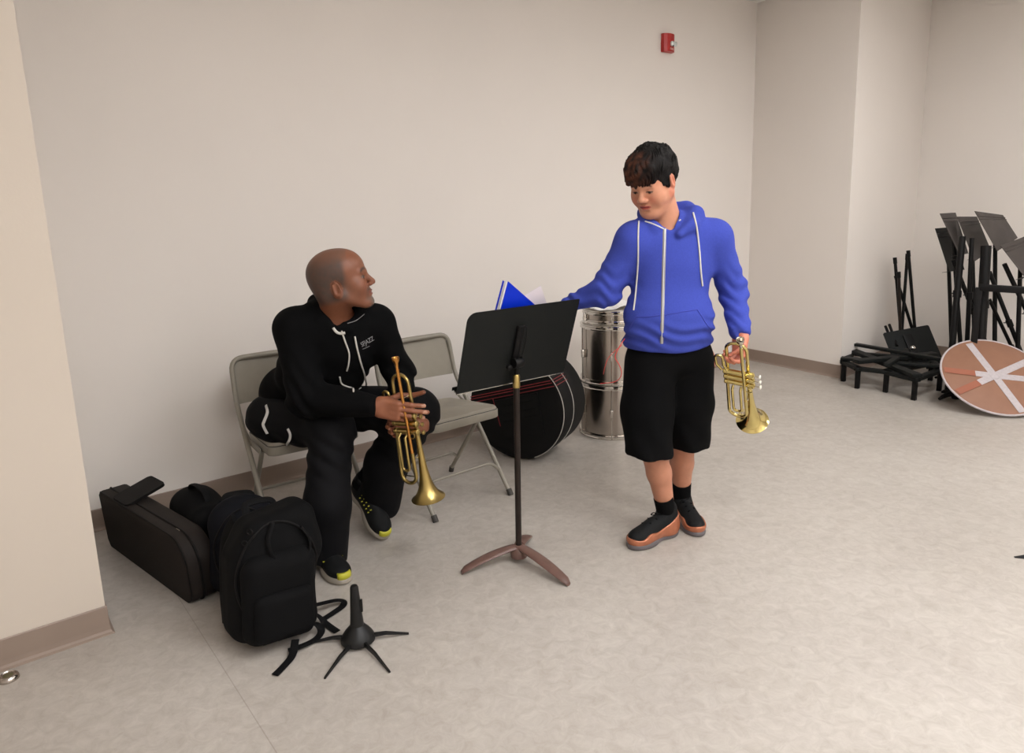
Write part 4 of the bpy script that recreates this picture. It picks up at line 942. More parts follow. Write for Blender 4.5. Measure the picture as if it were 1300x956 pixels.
def head_ops(F, st):
    fat = st.get('fat', 0.); ez = st.get('ez', 0.); lf = st.get('lips', 0.); es = st.get('es', 1.); o = []
    U = lambda pr, k: o.append(('u', pr, k)); S = lambda pr, k: o.append(('s', pr, k))
    U(F.e((0, -.014, .042), (.076, .098, .080)), 0); U(F.e((0, .028, .040), (.064, .064, .062)), .03)
    U(F.e((0, .034, -.025), (.058 + fat * .5, .052, .070)), .03)
    for q in (-1, 1):
        U(F.c((q * (.050 + fat), -.002, -.045), (q * .022, .062, -.092), .020 + fat, .018 + fat * .6), .03)
        U(F.e((q * (.037 + fat * .6), .060, -.030 - fat), (.022 + fat, .020 + fat, .025 + fat)), .034)     # cheek
        U(F.c((q * .008, .087, .017), (q * .040, .074, .020), .0095, .0075), .014)                  # brow
    U(F.e((0, .074, -.094), (.021, .019, .017)), .022)                                             # chin
    U(F.e((0, .070, -.060), (.028, .022, .026)), .02)                                              # muzzle
    U(F.e((0, -.055, -.015), (.052, .044, .062)), .045)
    if fat: U(F.e((0, .035, -.100), (.045, .045, .024)), .03)
    for q in (-1, 1):
        S(F.e((q * .0325, .098, .000), (.0145, .016, .010)), .012)
        U(pcap(F.p(q * .031, .0745, -.0015), F.p(q * .031, .0745, -.0015), .0135 * F.k), .003)
        U(F.c((q * .019, .0815, .0075 - st.get('lid', 0)), (q * .043, .0745, .0055 - st.get('lid', 0)), .0045), .003)       # upper lid
        U(F.c((q * .020, .0815, -.0105), (q * .042, .075, -.009), .0035), .004)                    # lower lid
    nw = st.get('nose', 1.)
    U(F.c((0, .086, .012), (0, .104, -.022), .0075, .0095 * nw), .010); U(F.e((0, .1055, -.028), (.0112 * nw, .0115, .0100)), .007)
    for q in (-1, 1):
        U(F.e((q * .0125 * nw, .098, -.032), (.0078 * nw, .0105, .0075)), .006); S(F.e((q * .0062, .103, -.0395), (.0035, .005, .003)), .003)
    U(F.e((0, .0885, -.0555), (.0215, .009 + lf, .0055 + lf)), .005); U(F.e((0, .0870, -.0670 - lf), (.0185, .0092 + lf, .0062 + lf)), .005)
    S(F.c((-.020, .0945, -.0608), (.020, .0945, -.0608), .0026), .003)
    S(F.e((0, .0955, -.077), (.016, .006, .004)), .006)
    for q in (-1, 1):       # ears
        U(F.e((q * .0765, -.012, -.004 + ez), (.0080 * es, .016 * es, .028 * es), rx=-.15, rz=q * -.30), .008)
        S(F.e((q * .0835, -.009, -.001 + ez), (.0055, .0095, .018), rx=-.15, rz=q * -.30), .005)
        U(F.e((q * .0765, .000, -.012 + ez), (.005, .006, .008)), .004); U(F.c((q * .079, -.021, -.014 + ez), (q * .080, -.020, .014 + ez), .0035), .003)
    return o
def hand_ops(F, curl, k=1., spread=(.09, .02, -.05, -.13), thumb=None):
    """F axes: X thumb side, Y towards the fingertips, Z palm normal; wrist at the origin"""
    o = []; U = lambda pr, k_: o.append(('u', pr, k_))
    U(pbox(F.p(0, .050, 0), F.A, np.array((.038, .045, .0135)) * F.k, .012 * F.k), .012); U(F.e((.022, .030, .006), (.018, .03, .014)), .012); U(F.e((-.022, .034, .005), (.013, .034, .013)), .012)
    U(pbox(F.p(0, -.002, 0), F.A, np.array((.027, .035, .018)) * F.k, .016 * F.k), .02)
    for i, (x0, ln, r) in enumerate(((.028, (.044, .026, .021), .0096), (.0095, (.048, .030, .022), .0098), (-.0095, (.045, .028, .021), .0094), (-.0275, (.035, .021, .019), .0084))):
        p = np.array([x0, .088 - .006 * abs(i - 1), -.001]); a = 0; sp = spread[i]; cu = curl[i]
        o.append(('u', F.c(tuple(p - (0, .02, 0)), tuple(p), r * 1.02, r * 1.08), .008))
        for j, L in enumerate(ln):
            a += cu[j]; d = np.array([math.sin(sp) * math.cos(a), math.cos(sp) * math.cos(a), math.sin(a)]); q = p + d * L
            o.append(('u', F.c(tuple(p), tuple(q), r * (1 - .07 * j), r * (1 - .07 * (j + 1))), .0028)); p = q
    T = thumb or [(.026, .018, .006), (.050, .050, .014), (.060, .080, .016), (.060, .105, .010)]
    for j in range(3):
        r = (.0135, .0105, .0095, .008)
        o.append(('u', (pcap(T[j], T[j + 1], r[j] * F.k, r[j + 1] * F.k) if len(T[0]) == 3 and isinstance(T[0], np.ndarray) else F.c(T[j], T[j + 1], r[j], r[j + 1])), .006 if j else .012))
    return o
def limb(o, pts, rs, k=.02, kk=None):
    for i in range(len(pts) - 1): o.append(('u', pcap(pts[i], pts[i + 1], rs[i], rs[i + 1]), k))
skin_n = np.random.default_rng(11); SD = [nrm(skin_n.normal(size=3)) for _ in range(10)]
def pnoise(q, f, seed=0):
    s = 0
    for i, d in enumerate(SD): s = s + np.sin(q @ (d * f * (1 + .37 * ((i * 7 + seed) % 5))) + i * 1.7 + seed + 1.3 * np.sin(q @ (SD[(i + 3) % 10] * f * .7) + i))
    return s / 10
def sstep(a, b, x): t = np.clip((x - a) / (b - a), 0, 1); return t * t * (3 - 2 * t)
def face_paint(F, V, col, st):
    q = F.loc(V); x, y, z = q.T; ax = np.abs(x); nr = (np.linalg.norm(q, axis=1) < .19)
    def mixc(mask, rgb): 
        m = np.clip(mask, 0, 1)[:, None]; col[:] = col * (1 - m) + np.array(lin(rgb)) * m
    front = sstep(.05, .07, y) * nr
    mixc(front * .35 * np.exp(-(((ax - .040) / .016) ** 2 + ((z + .034) / .018) ** 2)), st['blush'])
    # lips, brows
    lip = np.exp(-(np.maximum(np.abs(z + .0605) / (.0085 * np.sqrt(np.clip(1 - (x / .0245) ** 2, .02, 1))), 0) ** 6)) * (ax < .024) * (y > .078) * nr; mixc(lip * .85, st['lip'])
    mixc((np.abs(z + .0608) < .0016) * (ax < .020) * (y > .076) * nr * .7, (60, 26, 24))
    bz = .024 + .004 * np.sin(np.clip(ax / .045, 0, 1) * PI) - .004 * sstep(.03, .048, ax); mixc(np.exp(-((z - bz) / .0048) ** 4) * sstep(.009, .013, ax) * (1 - sstep(.042, .049, ax)) * front * st.get('brow_k', .85), st['brow'])
    # eyes: almond opening between the lids
    ex = (ax - .031) / .0135; top = st.get('open', .0048) * np.sqrt(np.clip(1 - ex ** 2, 0, 1)) - st.get('lid', 0) * .6; bot = -.0055 * np.sqrt(np.clip(1 - ex ** 2, 0, 1)) - .0015
    opn = (np.abs(ex) < 1) * (z < top) * (z > bot) * (y > .066) * nr; mixc(opn * 1., st.get('white', (205, 196, 190)))
    gx = st.get('gaze', 0.); ir = np.hypot(x - np.sign(x) * .031 - gx, z + .002 + st.get('lid', 0) * .5); mixc(opn * (ir < .0062), (52, 32, 22)); mixc(opn * (ir < .003), (8, 7, 7))
    mixc((np.abs(ex) < 1.1) * np.exp(-((z - top) / .0016) ** 2) * (y > .066) * nr * .8, (40, 26, 22))
    return q, nr, mixc
skinM = mat('skin', (200, 150, 120), .48, noise=.04, nscale=60, bump=.08, bscale=500, attr='Col', spec=.4)
skinM.node_tree.nodes['Principled BSDF'].inputs['Subsurface Weight'].default_value = .06
skinM.node_tree.nodes['Principled BSDF'].inputs['Subsurface Radius'].default_value = (.02, .008, .004)
MT['cloth_black'] = mat('black jersey', (8, 8, 9), .9, spec=.1, noise=.08, nscale=40, bump=.25, bscale=700)
MT['pants_black'] = mat('black track cloth', (8, 8, 11), .75, spec=.15, noise=.08, nscale=40, bump=.2, bscale=500)
MT['hoodie_blue'] = mat('blue fleece', (60, 73, 163), .9, noise=.07, nscale=160, bump=.3, bscale=900, spec=.2)
MT['hoodie_seam'] = mat('blue fleece seam', (52, 62, 156), .9)
MT['shorts'] = mat('black mesh shorts', (7, 7, 8), .85, spec=.1, noise=.1, nscale=60, bump=.2, bscale=900)
MT['sock'] = mat('black sock', (8, 8, 9), .9, spec=.1)
MT['zip_grey'] = mat('grey zipper', (150, 148, 146), .4, .4)
MT['white_trim'] = mat('white trim', (205, 203, 200), .7)
MT['white_tee'] = mat('white cotton', (205, 204, 202), .9)
MT['logo'] = mat('grey print', (150, 150, 152), .7)
MT['shoe_black'] = mat('black knit shoe', (15, 16, 17), .7, spec=.2, noise=.1, nscale=60, bump=.3, bscale=900)
MT['shoe_sole_grey'] = mat('grey shoe sole', (150, 142, 130), .55)
MT['lime'] = mat('lime yellow rubber', (176, 172, 44), .5)
MT['copper_shell'] = mat('copper shoe shell', (168, 104, 76), .22, .35, noise=.1, nscale=40)
MT['sole_dark'] = mat('slate shoe sole', (92, 86, 88), .4)

def shoe(F, parent, kind, nm='shoe'):
    s = []; bz = 1. if kind == 'man' else 1.18; bx = 1. if kind == 'man' else 1.1
    E_ = lambda c_, r_: F.e((c_[0], c_[1], c_[2] * bz), (r_[0] * bx, r_[1], r_[2] * bz))
    for pr, k in ((E_((0, .048, .050), (.037, .050, .052)), 0), (E_((0, .125, .046), (.038, .085, .044)), .03), (E_((0, .212, .032), (.044, .068, .034)), .03), (F.c((0, .062, .06), (0, .052, .105 * bz), .040 * bx, .038 * bx), .03)): s.append(('u', pr, k))
    s.append(('i', F.pl((0, 0, .014), (0, 0, -1)), .004))
    if kind == 'man': s.append(('s', F.e((0, .052, .125), (.031, .036, .03)), .006))
    up_ = sdf_mesh(nm, s, .0032, MT['shoe_black'], parent)
    so = [('u', F.e((0, .058, .012), (.043 * bx, .064, .040)), 0), ('u', F.e((0, .200, .012), (.050 * bx, .085, .036)), .05), ('i', F.pl((0, 0, .026), (0, -.06, 1)), .004), ('i', F.pl((0, 0, .001), (0, 0, -1)), .004)]
    sdf_mesh('sole', so, .003, MT['shoe_sole_grey'] if kind == 'man' else MT['sole_dark'], up_)
    if kind == 'man':
        tc = [('u', F.e((0, .212, .032), (.0475, .0735, .036)), 0), ('i', F.pl((0, .262, 0), (0, -1, -.25)), .003), ('i', F.pl((.026, 0, 0), (1, 0, 0)), .004), ('i', F.pl((-.026, 0, 0), (-1, 0, 0)), .004), ('i', F.pl((0, 0, .008), (0, 0, -1)), .003), ('i', F.pl((0, 0, .045), (0, 0, 1)), .003)]
        sdf_mesh('toe_cap', tc, .003, MT['lime'], up_)
        for q in (-1, 1):
            for i in range(5):
                for j in range(2):
                    p = F.p(q * (.020 + .014 * j), .105 + .018 * i, .06); p = drape([up_], [p], -F.A[:, 2] + F.A[:, 0] * -q * .5, .001, .08)[0]
                    MB().box(p, (.010, .004, .003), (F.A[:, 0], F.A[:, 1], F.A[:, 2])).build('lace_loop', MT['lime'], up_)
    else:
        base = [('u', E_((0, .048, .048), (.043, .056, .056)), 0), ('u', E_((0, .125, .044), (.043, .090, .046)), .03), ('u', E_((0, .212, .032), (.049, .073, .037)), .03), ('u', F.c((0, .058, .04), (0, .054, .085), .053, .0485), .02), ('i', F.pl((0, 0, .016), (0, 0, -1)), .004)]
        # wavy upper edge: high at heel, dips mid-foot, rises, low at the toe
        A_, o_, k_ = F.A, F.o, F.k
        def wave(P):
            q = ((P - o_) @ A_) / k_; zz = .094 - .034 * sstep(.05, .12, q[:, 1]) + .004 * np.sin(q[:, 1] * 70) - .012 * sstep(.16, .27, q[:, 1]) + .0 * q[:, 0]; return (q[:, 2] - zz) * k_
        base.append(('i', (wave, None, None), .003))
        base.append(('s', F.e((0, .165, .070), (.030, .075, .026)), .004))
        sdf_mesh('shell', base, .003, MT['copper_shell'], up_)
        lc = [F.p(-.018 + .036 * (i % 2), .10 + .018 * i, .105 - .011 * i) for i in range(6)]
        MB().tube(drape([up_], lc, -F.A[:, 2], .002, .08), .0025, 6).build('lace', MT['sock'], up_)
        MB().tube(spline([F.p(0, .10, .098), F.p(.020, .112, .112), F.p(.034, .118, .100), F.p(.02, .106, .098)]), .0022, 6).build('lace', MT['sock'], up_)
    return up_
def foot_frame(heel, toe_dir, k=1., pitch=0.):
    f = nrm(V3(toe_dir[0], toe_dir[1], 0)); Y = f * math.cos(pitch) - Z * math.sin(pitch); X = nrm(np.cross(Y, Z)); return Fr(heel, X, Y, np.cross(X, Y), k)

# ---------------------------------------------------------------- the boy
def boy():
    FRh = head_frame(at(829, 231, 2.80), V3(-math.sin(math.radians(43)), -math.cos(math.radians(43)), 0), math.radians(-26), 1.0)
    hR = fl(857, 674); footR = foot_frame(V3(hR[0], hR[1], 0), V3(*(fl(789, 702) - hR)[:2], 0), .98)
    hL = fl(860, 650); footL = foot_frame(V3(hL[0], hL[1], 0), V3(*(fl(886, 680) - hL)[:2], 0), .93)
    J = dict(neck=at(848, 280, 2.85), shR=at(803, 307, 2.83), shL=at(908, 303, 2.87), elR=at(768, 370, 2.86), wrR=at(722, 386, 2.93), elL=at(930, 370, 2.90), wrL=at(941, 423, 2.76),
             hipR=at(820, 462, 2.87), hipL=at(882, 458, 2.92), knR=at(827, 562, 2.80), knL=at(867, 556, 2.95), anR=footR.p(0, .052, .085), anL=footL.p(0, .052, .085))
    t = empty('person', (.64, 2.85, 0), 'standing boy in blue zip hoodie and black shorts looking down at the music stand', 'person')
    ch = at(853, 345, 2.86); be = at(849, 405, 2.84); pe = at(850, 450, 2.89); sx = nrm(J['shL'] - J['shR']); sy = np.cross(Z, sx); sy = sy if sy[1] < 0 else -sy; Ax = np.array([sx, sy, Z]).T
    # body: head, neck, torso, arms, hands, legs and feet as one surface
    o = head_ops(FRh, dict(fat=.0045, nose=1.12, lid=.0035, lips=.0022, es=1.14))
    o.append(('u', pcap(FRh.p(0, -.02, -.05), J['neck'] - V3(0, 0, .03), .054, .060), .025))
    o.append(('u', pcap(J['shR'], J['shL'], .055), .04)); o.append(('u', pell(ch, Ax, (.15, .095, .16)), .05)); o.append(('u', pell(be, Ax, (.15, .10, .15)), .05)); o.append(('u', pell(pe, Ax, (.145, .095, .12)), .05))
    limb(o, [J['shR'], J['elR'], J['wrR']], [.048, .038, .027]); limb(o, [J['shL'], J['elL'], J['wrL']], [.048, .038, .027])
    mR = (J['knR'] + J['anR']) / 2 + V3(.0, .01, .03); mL = (J['knL'] + J['anL']) / 2 + V3(.0, .01, .03)
    limb(o, [J['hipR'], J['knR'], mR, J['anR']], [.085, .056, .050, .034]); limb(o, [J['hipL'], J['knL'], mL, J['anL']], [.085, .056, .050, .034])
    o.append(('u', footR.c((0, .05, .05), (0, .19, .03), .028, .022), .02)); o.append(('u', footL.c((0, .05, .05), (0, .19, .03), .028, .022), .02))
    # left hand round the trumpet valves, right hand at the music
    D = nrm(at(936, 475, 2.74) - J['wrL']); Nn = nrm(V3(-1, -.45, 0) - D * (V3(-1, -.45, 0) @ D)); Sx = np.cross(D, Nn)
    if Sx[1] > 0: Sx = -Sx
    HL = Fr(J['wrL'] + D * .005, Sx, D, Nn, .92)
    o += hand_ops(HL, [(.7, .9, .5), (.8, .95, .5), (.85, 1., .5), (.9, 1., .5)], thumb=[(.026, .018, .006), (.046, .045, .022), (.044, .066, .042), (.030, .080, .056)])
    D = nrm(V3(-.80, .05, -.30)); Nn = nrm(V3(-.2, .1, -1) - D * (V3(-.2, .1, -1) @ D)); Sx = np.cross(D, Nn); Sx = Sx if Sx[1] < 0 else -Sx
    HR = Fr(J['wrR'], Sx, D, Nn, .92); o += hand_ops(HR, [(.15, .2, .15), (.35, .4, .3), (.45, .5, .3), (.5, .5, .3)])
    def col(V):
        c = np.tile(np.array(lin((192, 134, 106))), (len(V), 1)); lg = V[:, 2] < .8; c[lg] = lin((180, 124, 98)); hd = (np.linalg.norm(V - J['wrL'], axis=1) < .3) & (V[:, 2] < 1.1); c[hd] = lin((196, 122, 98))
        q, nr, mx = face_paint(FRh, V, c, dict(blush=(198, 96, 80), lip=(170, 62, 60), brow=(48, 32, 26), lid=.0035, open=.0035, white=(120, 96, 86)))
        ear = nr * (np.abs(q[:, 0]) > .072) * (q[:, 2] < .04); mx(ear * .35, (200, 100, 80)); return c
    sdf_mesh('body', o, .0034, skinM, t, color=col)
    # hair: full mop with a fringe, clipped above the ears
    F = FRh; h = [('u', F.e((0, -.020, .052), (.087, .104, .088)), 0), ('u', F.e((0, .030, .078), (.076, .072, .056)), .03), ('u', F.e((.006, .060, .062), (.060, .045, .040)), .02), ('u', F.e((-.0, -.055, .02), (.072, .060, .080)), .03)]
    for i, (x_, z_) in enumerate(((-.052, .036), (-.034, .030), (-.014, .032), (.008, .026), (.028, .030), (.048, .034))): h.append(('u', F.c((x_, .070, .085), (x_ * 1.08 + .004, .096 - abs(x_) * .42, z_), .017, .010), .010))
    rt = np.random.default_rng(77); cen = np.array([0, -.012, .055])
    for i in range(190):
        u_ = nrm(rt.normal(size=3)); 
        if u_[2] < -.05 or (u_[1] > .3 and u_[2] < .35): continue
        ra = np.array([.086, .104, .088]); p = cen + u_ * ra * .97; tg = nrm(np.array([.35, 1., .1]) - u_ * (np.array([.35, 1., .1]) @ u_) + rt.normal(size=3) * .55); tg = nrm(tg - u_ * (tg @ u_)); L_ = rt.uniform(.018, .030); e_ = p + tg * L_ - u_ * rt.uniform(.000, .005)
        h.append(('u', F.c(tuple(p), tuple(e_), rt.uniform(.007, .010), .0045), .004))
    for q in (-1, 1): h.append(('u', F.c((q * .064, .018, .04), (q * .0715, .016, -.010), .014, .009), .012)); h.append(('u', F.c((q * .056, .044, .04), (q * .063, .036, .008), .014, .010), .012))
    o_, A_, k_ = F.o, F.A, F.k
    def hcut(P):
        q = ((P - o_) @ A_) / k_; x, y, z = q.T; ax = np.abs(x)
        low = np.where(y > .045, .012 + .005 * np.sin(x * 160), np.where(y > -.005, .000 - .020 * np.exp(-((y - .016) / .012) ** 2), -.045 - .2 * (y + .03).clip(-.1, .0)))
        return (low - z) * k_
    h.append(('i', (hcut, None, None), .006))
    h.append(('s', F.e((0, .062, -.034), (.064, .052, .048)), .004))
    for q in (-1, 1): h.append(('s', F.e((q * .086, -.012, -.008), (.018, .024, .034)), .004))
    def hd(P):
        q = ((P - o_) @ A_) / k_; x, y, z = q.T; sw = x * 1.0 + .35 * y + .02 * np.sin(y * 60 + z * 40)
        return -.0035 * np.sin(sw * 420 + 2 * np.sin(y * 80)) * (.5 + .5 * np.sin(z * 90 + x * 60)) - .004 * pnoise(q, 70, 3)
    def hc(V):
        q = F.loc(V); f = sstep(.02, .075, q[:, 1]) * sstep(-.05, .05, q[:, 0] + .03) * (.45 + 1.6 * pnoise(q, 110, 2)); f = np.clip(f, 0, 1)[:, None]
        return np.array(lin((16, 13, 12))) * (1 - f) + np.array(lin((84, 50, 36))) * f
    hairM = mat('dark hair', (30, 24, 22), .65, noise=.25, nscale=260, bump=.6, bscale=420, attr='Col', spec=.15)
    sdf_mesh('hair', h, .003, hairM, t, disp=hd, color=hc, relax=0)
    # hoodie
    c = [('u', pcap(J['shR'] + V3(.015, 0, .0), J['shL'] - V3(.015, 0, 0), .070), 0), ('u', pell(ch + V3(0, 0, .02), Ax, (.172, .118, .17)), .06), ('u', pell(be + V3(0, 0, .01), Ax, (.184, .128, .165)), .06), ('u', pell(pe + V3(-.01, 0, .055), Ax, (.186, .130, .09)), .05)]
    for q_ in (J['shR'], J['shL']): c.append(('u', pcap(q_, J['neck'] + V3(0, 0, -.015), .058, .055), .05))
    md = J['shR'] * .5 + J['elR'] * .5
    limb(c, [J['shR'], J['elR'], J['wrR'] - nrm(J['wrR'] - J['elR']) * .01], [.068, .058, .040], .035); limb(c, [J['shL'], J['elL'], J['wrL'] - nrm(J['wrL'] - J['elL']) * .012], [.067, .055, .040], .03)
    # hood: thick folded roll round the back of the neck, falling behind
    nk = J['neck'] + V3(.004, .005, .012)
    rim_ = [nk + V3(-.070, -.075, -.035), nk + V3(-.090, -.03, -.008), nk + V3(-.075, .035, .016), nk + V3(.0, .075, .030), nk + V3(.080, .045, .028), nk + V3(.100, -.015, .010), nk + V3(.072, -.070, -.030), nk + V3(.02, -.100, -.062)]
    limb(c, rim_, [.022, .028, .034, .036, .034, .030, .024, .014], .02); c.append(('u', pell(nk + V3(.02, .10, -.05), Ax, (.12, .055, .09)), .04))
    c.append(('s', pcap(J['neck'] - V3(.004, .01, .04), FRh.p(0, -.01, -.04) , .056, .066), .010)); c.append(('s', pcap(nk + V3(-.010, -.085, -.030), nk + V3(-.015, -.12, .08), .012, .06), .010))
    a1, a2, a3 = at(786, 437, 2.80), at(816, 452, 2.74), at(911, 422, 2.84)
    def hem(P):
        xx = (P[:, 0] - .44) / .42; z = .865 - .03 + .0 * xx; return z + .028 * np.sin(np.clip(xx, 0, 1) * 2.6) * -1 + .030 * np.clip(xx, 0, 1) - P[:, 2] + np.where((P[:, 0] > 1.0 * J['elL'][0] - .02) | (P[:, 0] < J['elR'][0]), -1., 0)
    c.append(('i', (hem, None, None), .008))
    fz = fabric(.0045, 31, (14, 34)); el = [(J['elR'], 1), (J['elL'], 1), (J['wrL'], 1), (J['wrR'], 1)]
    def bd(P):
        d = fz(P)
        for e, w_ in el:
            r = np.linalg.norm(P - e, axis=1); d = d + .006 * np.exp(-(r / .10) ** 2) * np.sin((P - e) @ V3(40, 15, 105) + 2 * np.sin(P[:, 0] * 50))
        bz = np.exp(-((P[:, 2] - .90) / .05) ** 2); d = d + .005 * bz * np.sin(P[:, 2] * 120 + P[:, 0] * 35 + 2 * np.sin(P[:, 0] * 22)); return d
    hod = sdf_mesh('hoodie', c, .0042, MT['hoodie_blue'], t, disp=bd)
    # zip, cords, pocket seams, cuffs, hem band
    MB().tube(smooth_path(drape_px([hod], [(843.5, 291), (843, 320), (842, 360), (841, 400), (840, 436)], .001)), .006, 8, flat=(.013, .005)).build('zip', MT['zip_grey'], hod)
    MB().tube(smooth_path(drape_px([hod], [(843.5, 291), (843, 320), (842, 360), (841, 400), (840, 436)], .0045)), .0018, 6).build('zip_teeth', MT['white_trim'], hod)
    for pth in ([(811, 282), (810, 300), (810, 340), (808, 372), (805, 394)], [(880, 271), (884, 290), (887, 315), (889, 345), (891, 363)]):
        MB().tube(smooth_path(drape_px([hod], pth, .004), 3), .0034, 8).build('drawstring', MT['white_cord'], hod)
    for pth in ([(808, 402), (802, 412), (795, 424), (788, 432)], [(885, 393), (891, 402), (897, 412), (903, 418)], [(808, 402), (824, 402), (838, 400)], [(845, 400), (866, 396), (885, 393)]):
        MB().tube(smooth_path(drape_px([hod], pth, .0005)), .0022, 6).build('pocket_seam', MT['hoodie_seam'], hod)
    for pth in ([(819, 281), (828, 284), (837, 288), (843, 291)], [(845, 291), (855, 286), (864, 279)]):
        MB().tube(smooth_path(drape_px([hod], pth, .001)), .0028, 6).build('neck_tape', MT['white_trim'], hod)
    # shorts
    kR, kL = J['knR'], J['knL']; s = [('u', pell(pe + V3(0, 0, .015), Ax, (.172, .125, .12)), 0)]
    limb(s, [at(826, 462, 2.87), at(822, 520, 2.84), at(824, 600, 2.80)], [.108, .102, .097], .03); limb(s, [at(874, 458, 2.92), at(875, 510, 2.92), at(874, 590, 2.95)], [.108, .100, .080], .02)
    zR, zL = at(822, 579, 2.78)[2], at(874, 568, 2.93)[2]
    mid = (at(851, 560, 2.87))[0]
    s.append(('i', ((lambda P: np.where(P[:, 0] < mid, zR, zL) - P[:, 2]), None, None), .004))
    s.append(('s', pcap(at(825, 592, 2.80), at(824, 545, 2.82), .086, .075), .004)); s.append(('s', pcap(at(871, 580, 2.95), at(874, 540, 2.94), .077, .068), .004))
    fs_ = fabric(.006, 41, (10, 30)); sdf_mesh('shorts', s, .0045, MT['shorts'], t, disp=lambda P: fs_(P) * .8 + .003 * np.sin(P[:, 0] * 60 + 3 * np.sin(P[:, 2] * 14)) * sstep(.75, .45, P[:, 2]))
    # socks and shoes
    for an, kn, ff in ((J['anR'], J['knR'], footR), (J['anL'], J['knL'], footL)):
        u = nrm(kn - an); MB().lathe([(.0435, -.03), (.043, .0), (.041, .03), (.041, .075), (.0415, .098), (.0405, .10), (.033, .096)], an, u, 24, caps=False).build('sock', MT['sock'], t)
        shoe(ff, t, 'boy')
    return t, J, hod
BOY = boy()
# red cord hanging from the boy's waist
J = BOY[1]; t = empty('cord', tuple(at(789, 440, 2.72)), 'thin red cord looping down beside the boy, from his waist', 'cord')
MB().tube(spline([at(793, 430, 2.735), at(786, 441, 2.71), at(781, 453, 2.70), at(786, 463, 2.69), at(789, 472, 2.69), at(787, 480, 2.70), at(779, 485, 2.72), at(762, 487, 2.76)], 6), .0016, 6).build('strand', MT['red_cord'], t)
MB().tube(spline([at(790, 438, 2.735), at(780, 446, 2.73), at(772, 455, 2.73), at(768, 466, 2.73), at(766, 475, 2.74)], 6), .0012, 6).build('strand', MT['red_cord'], t)

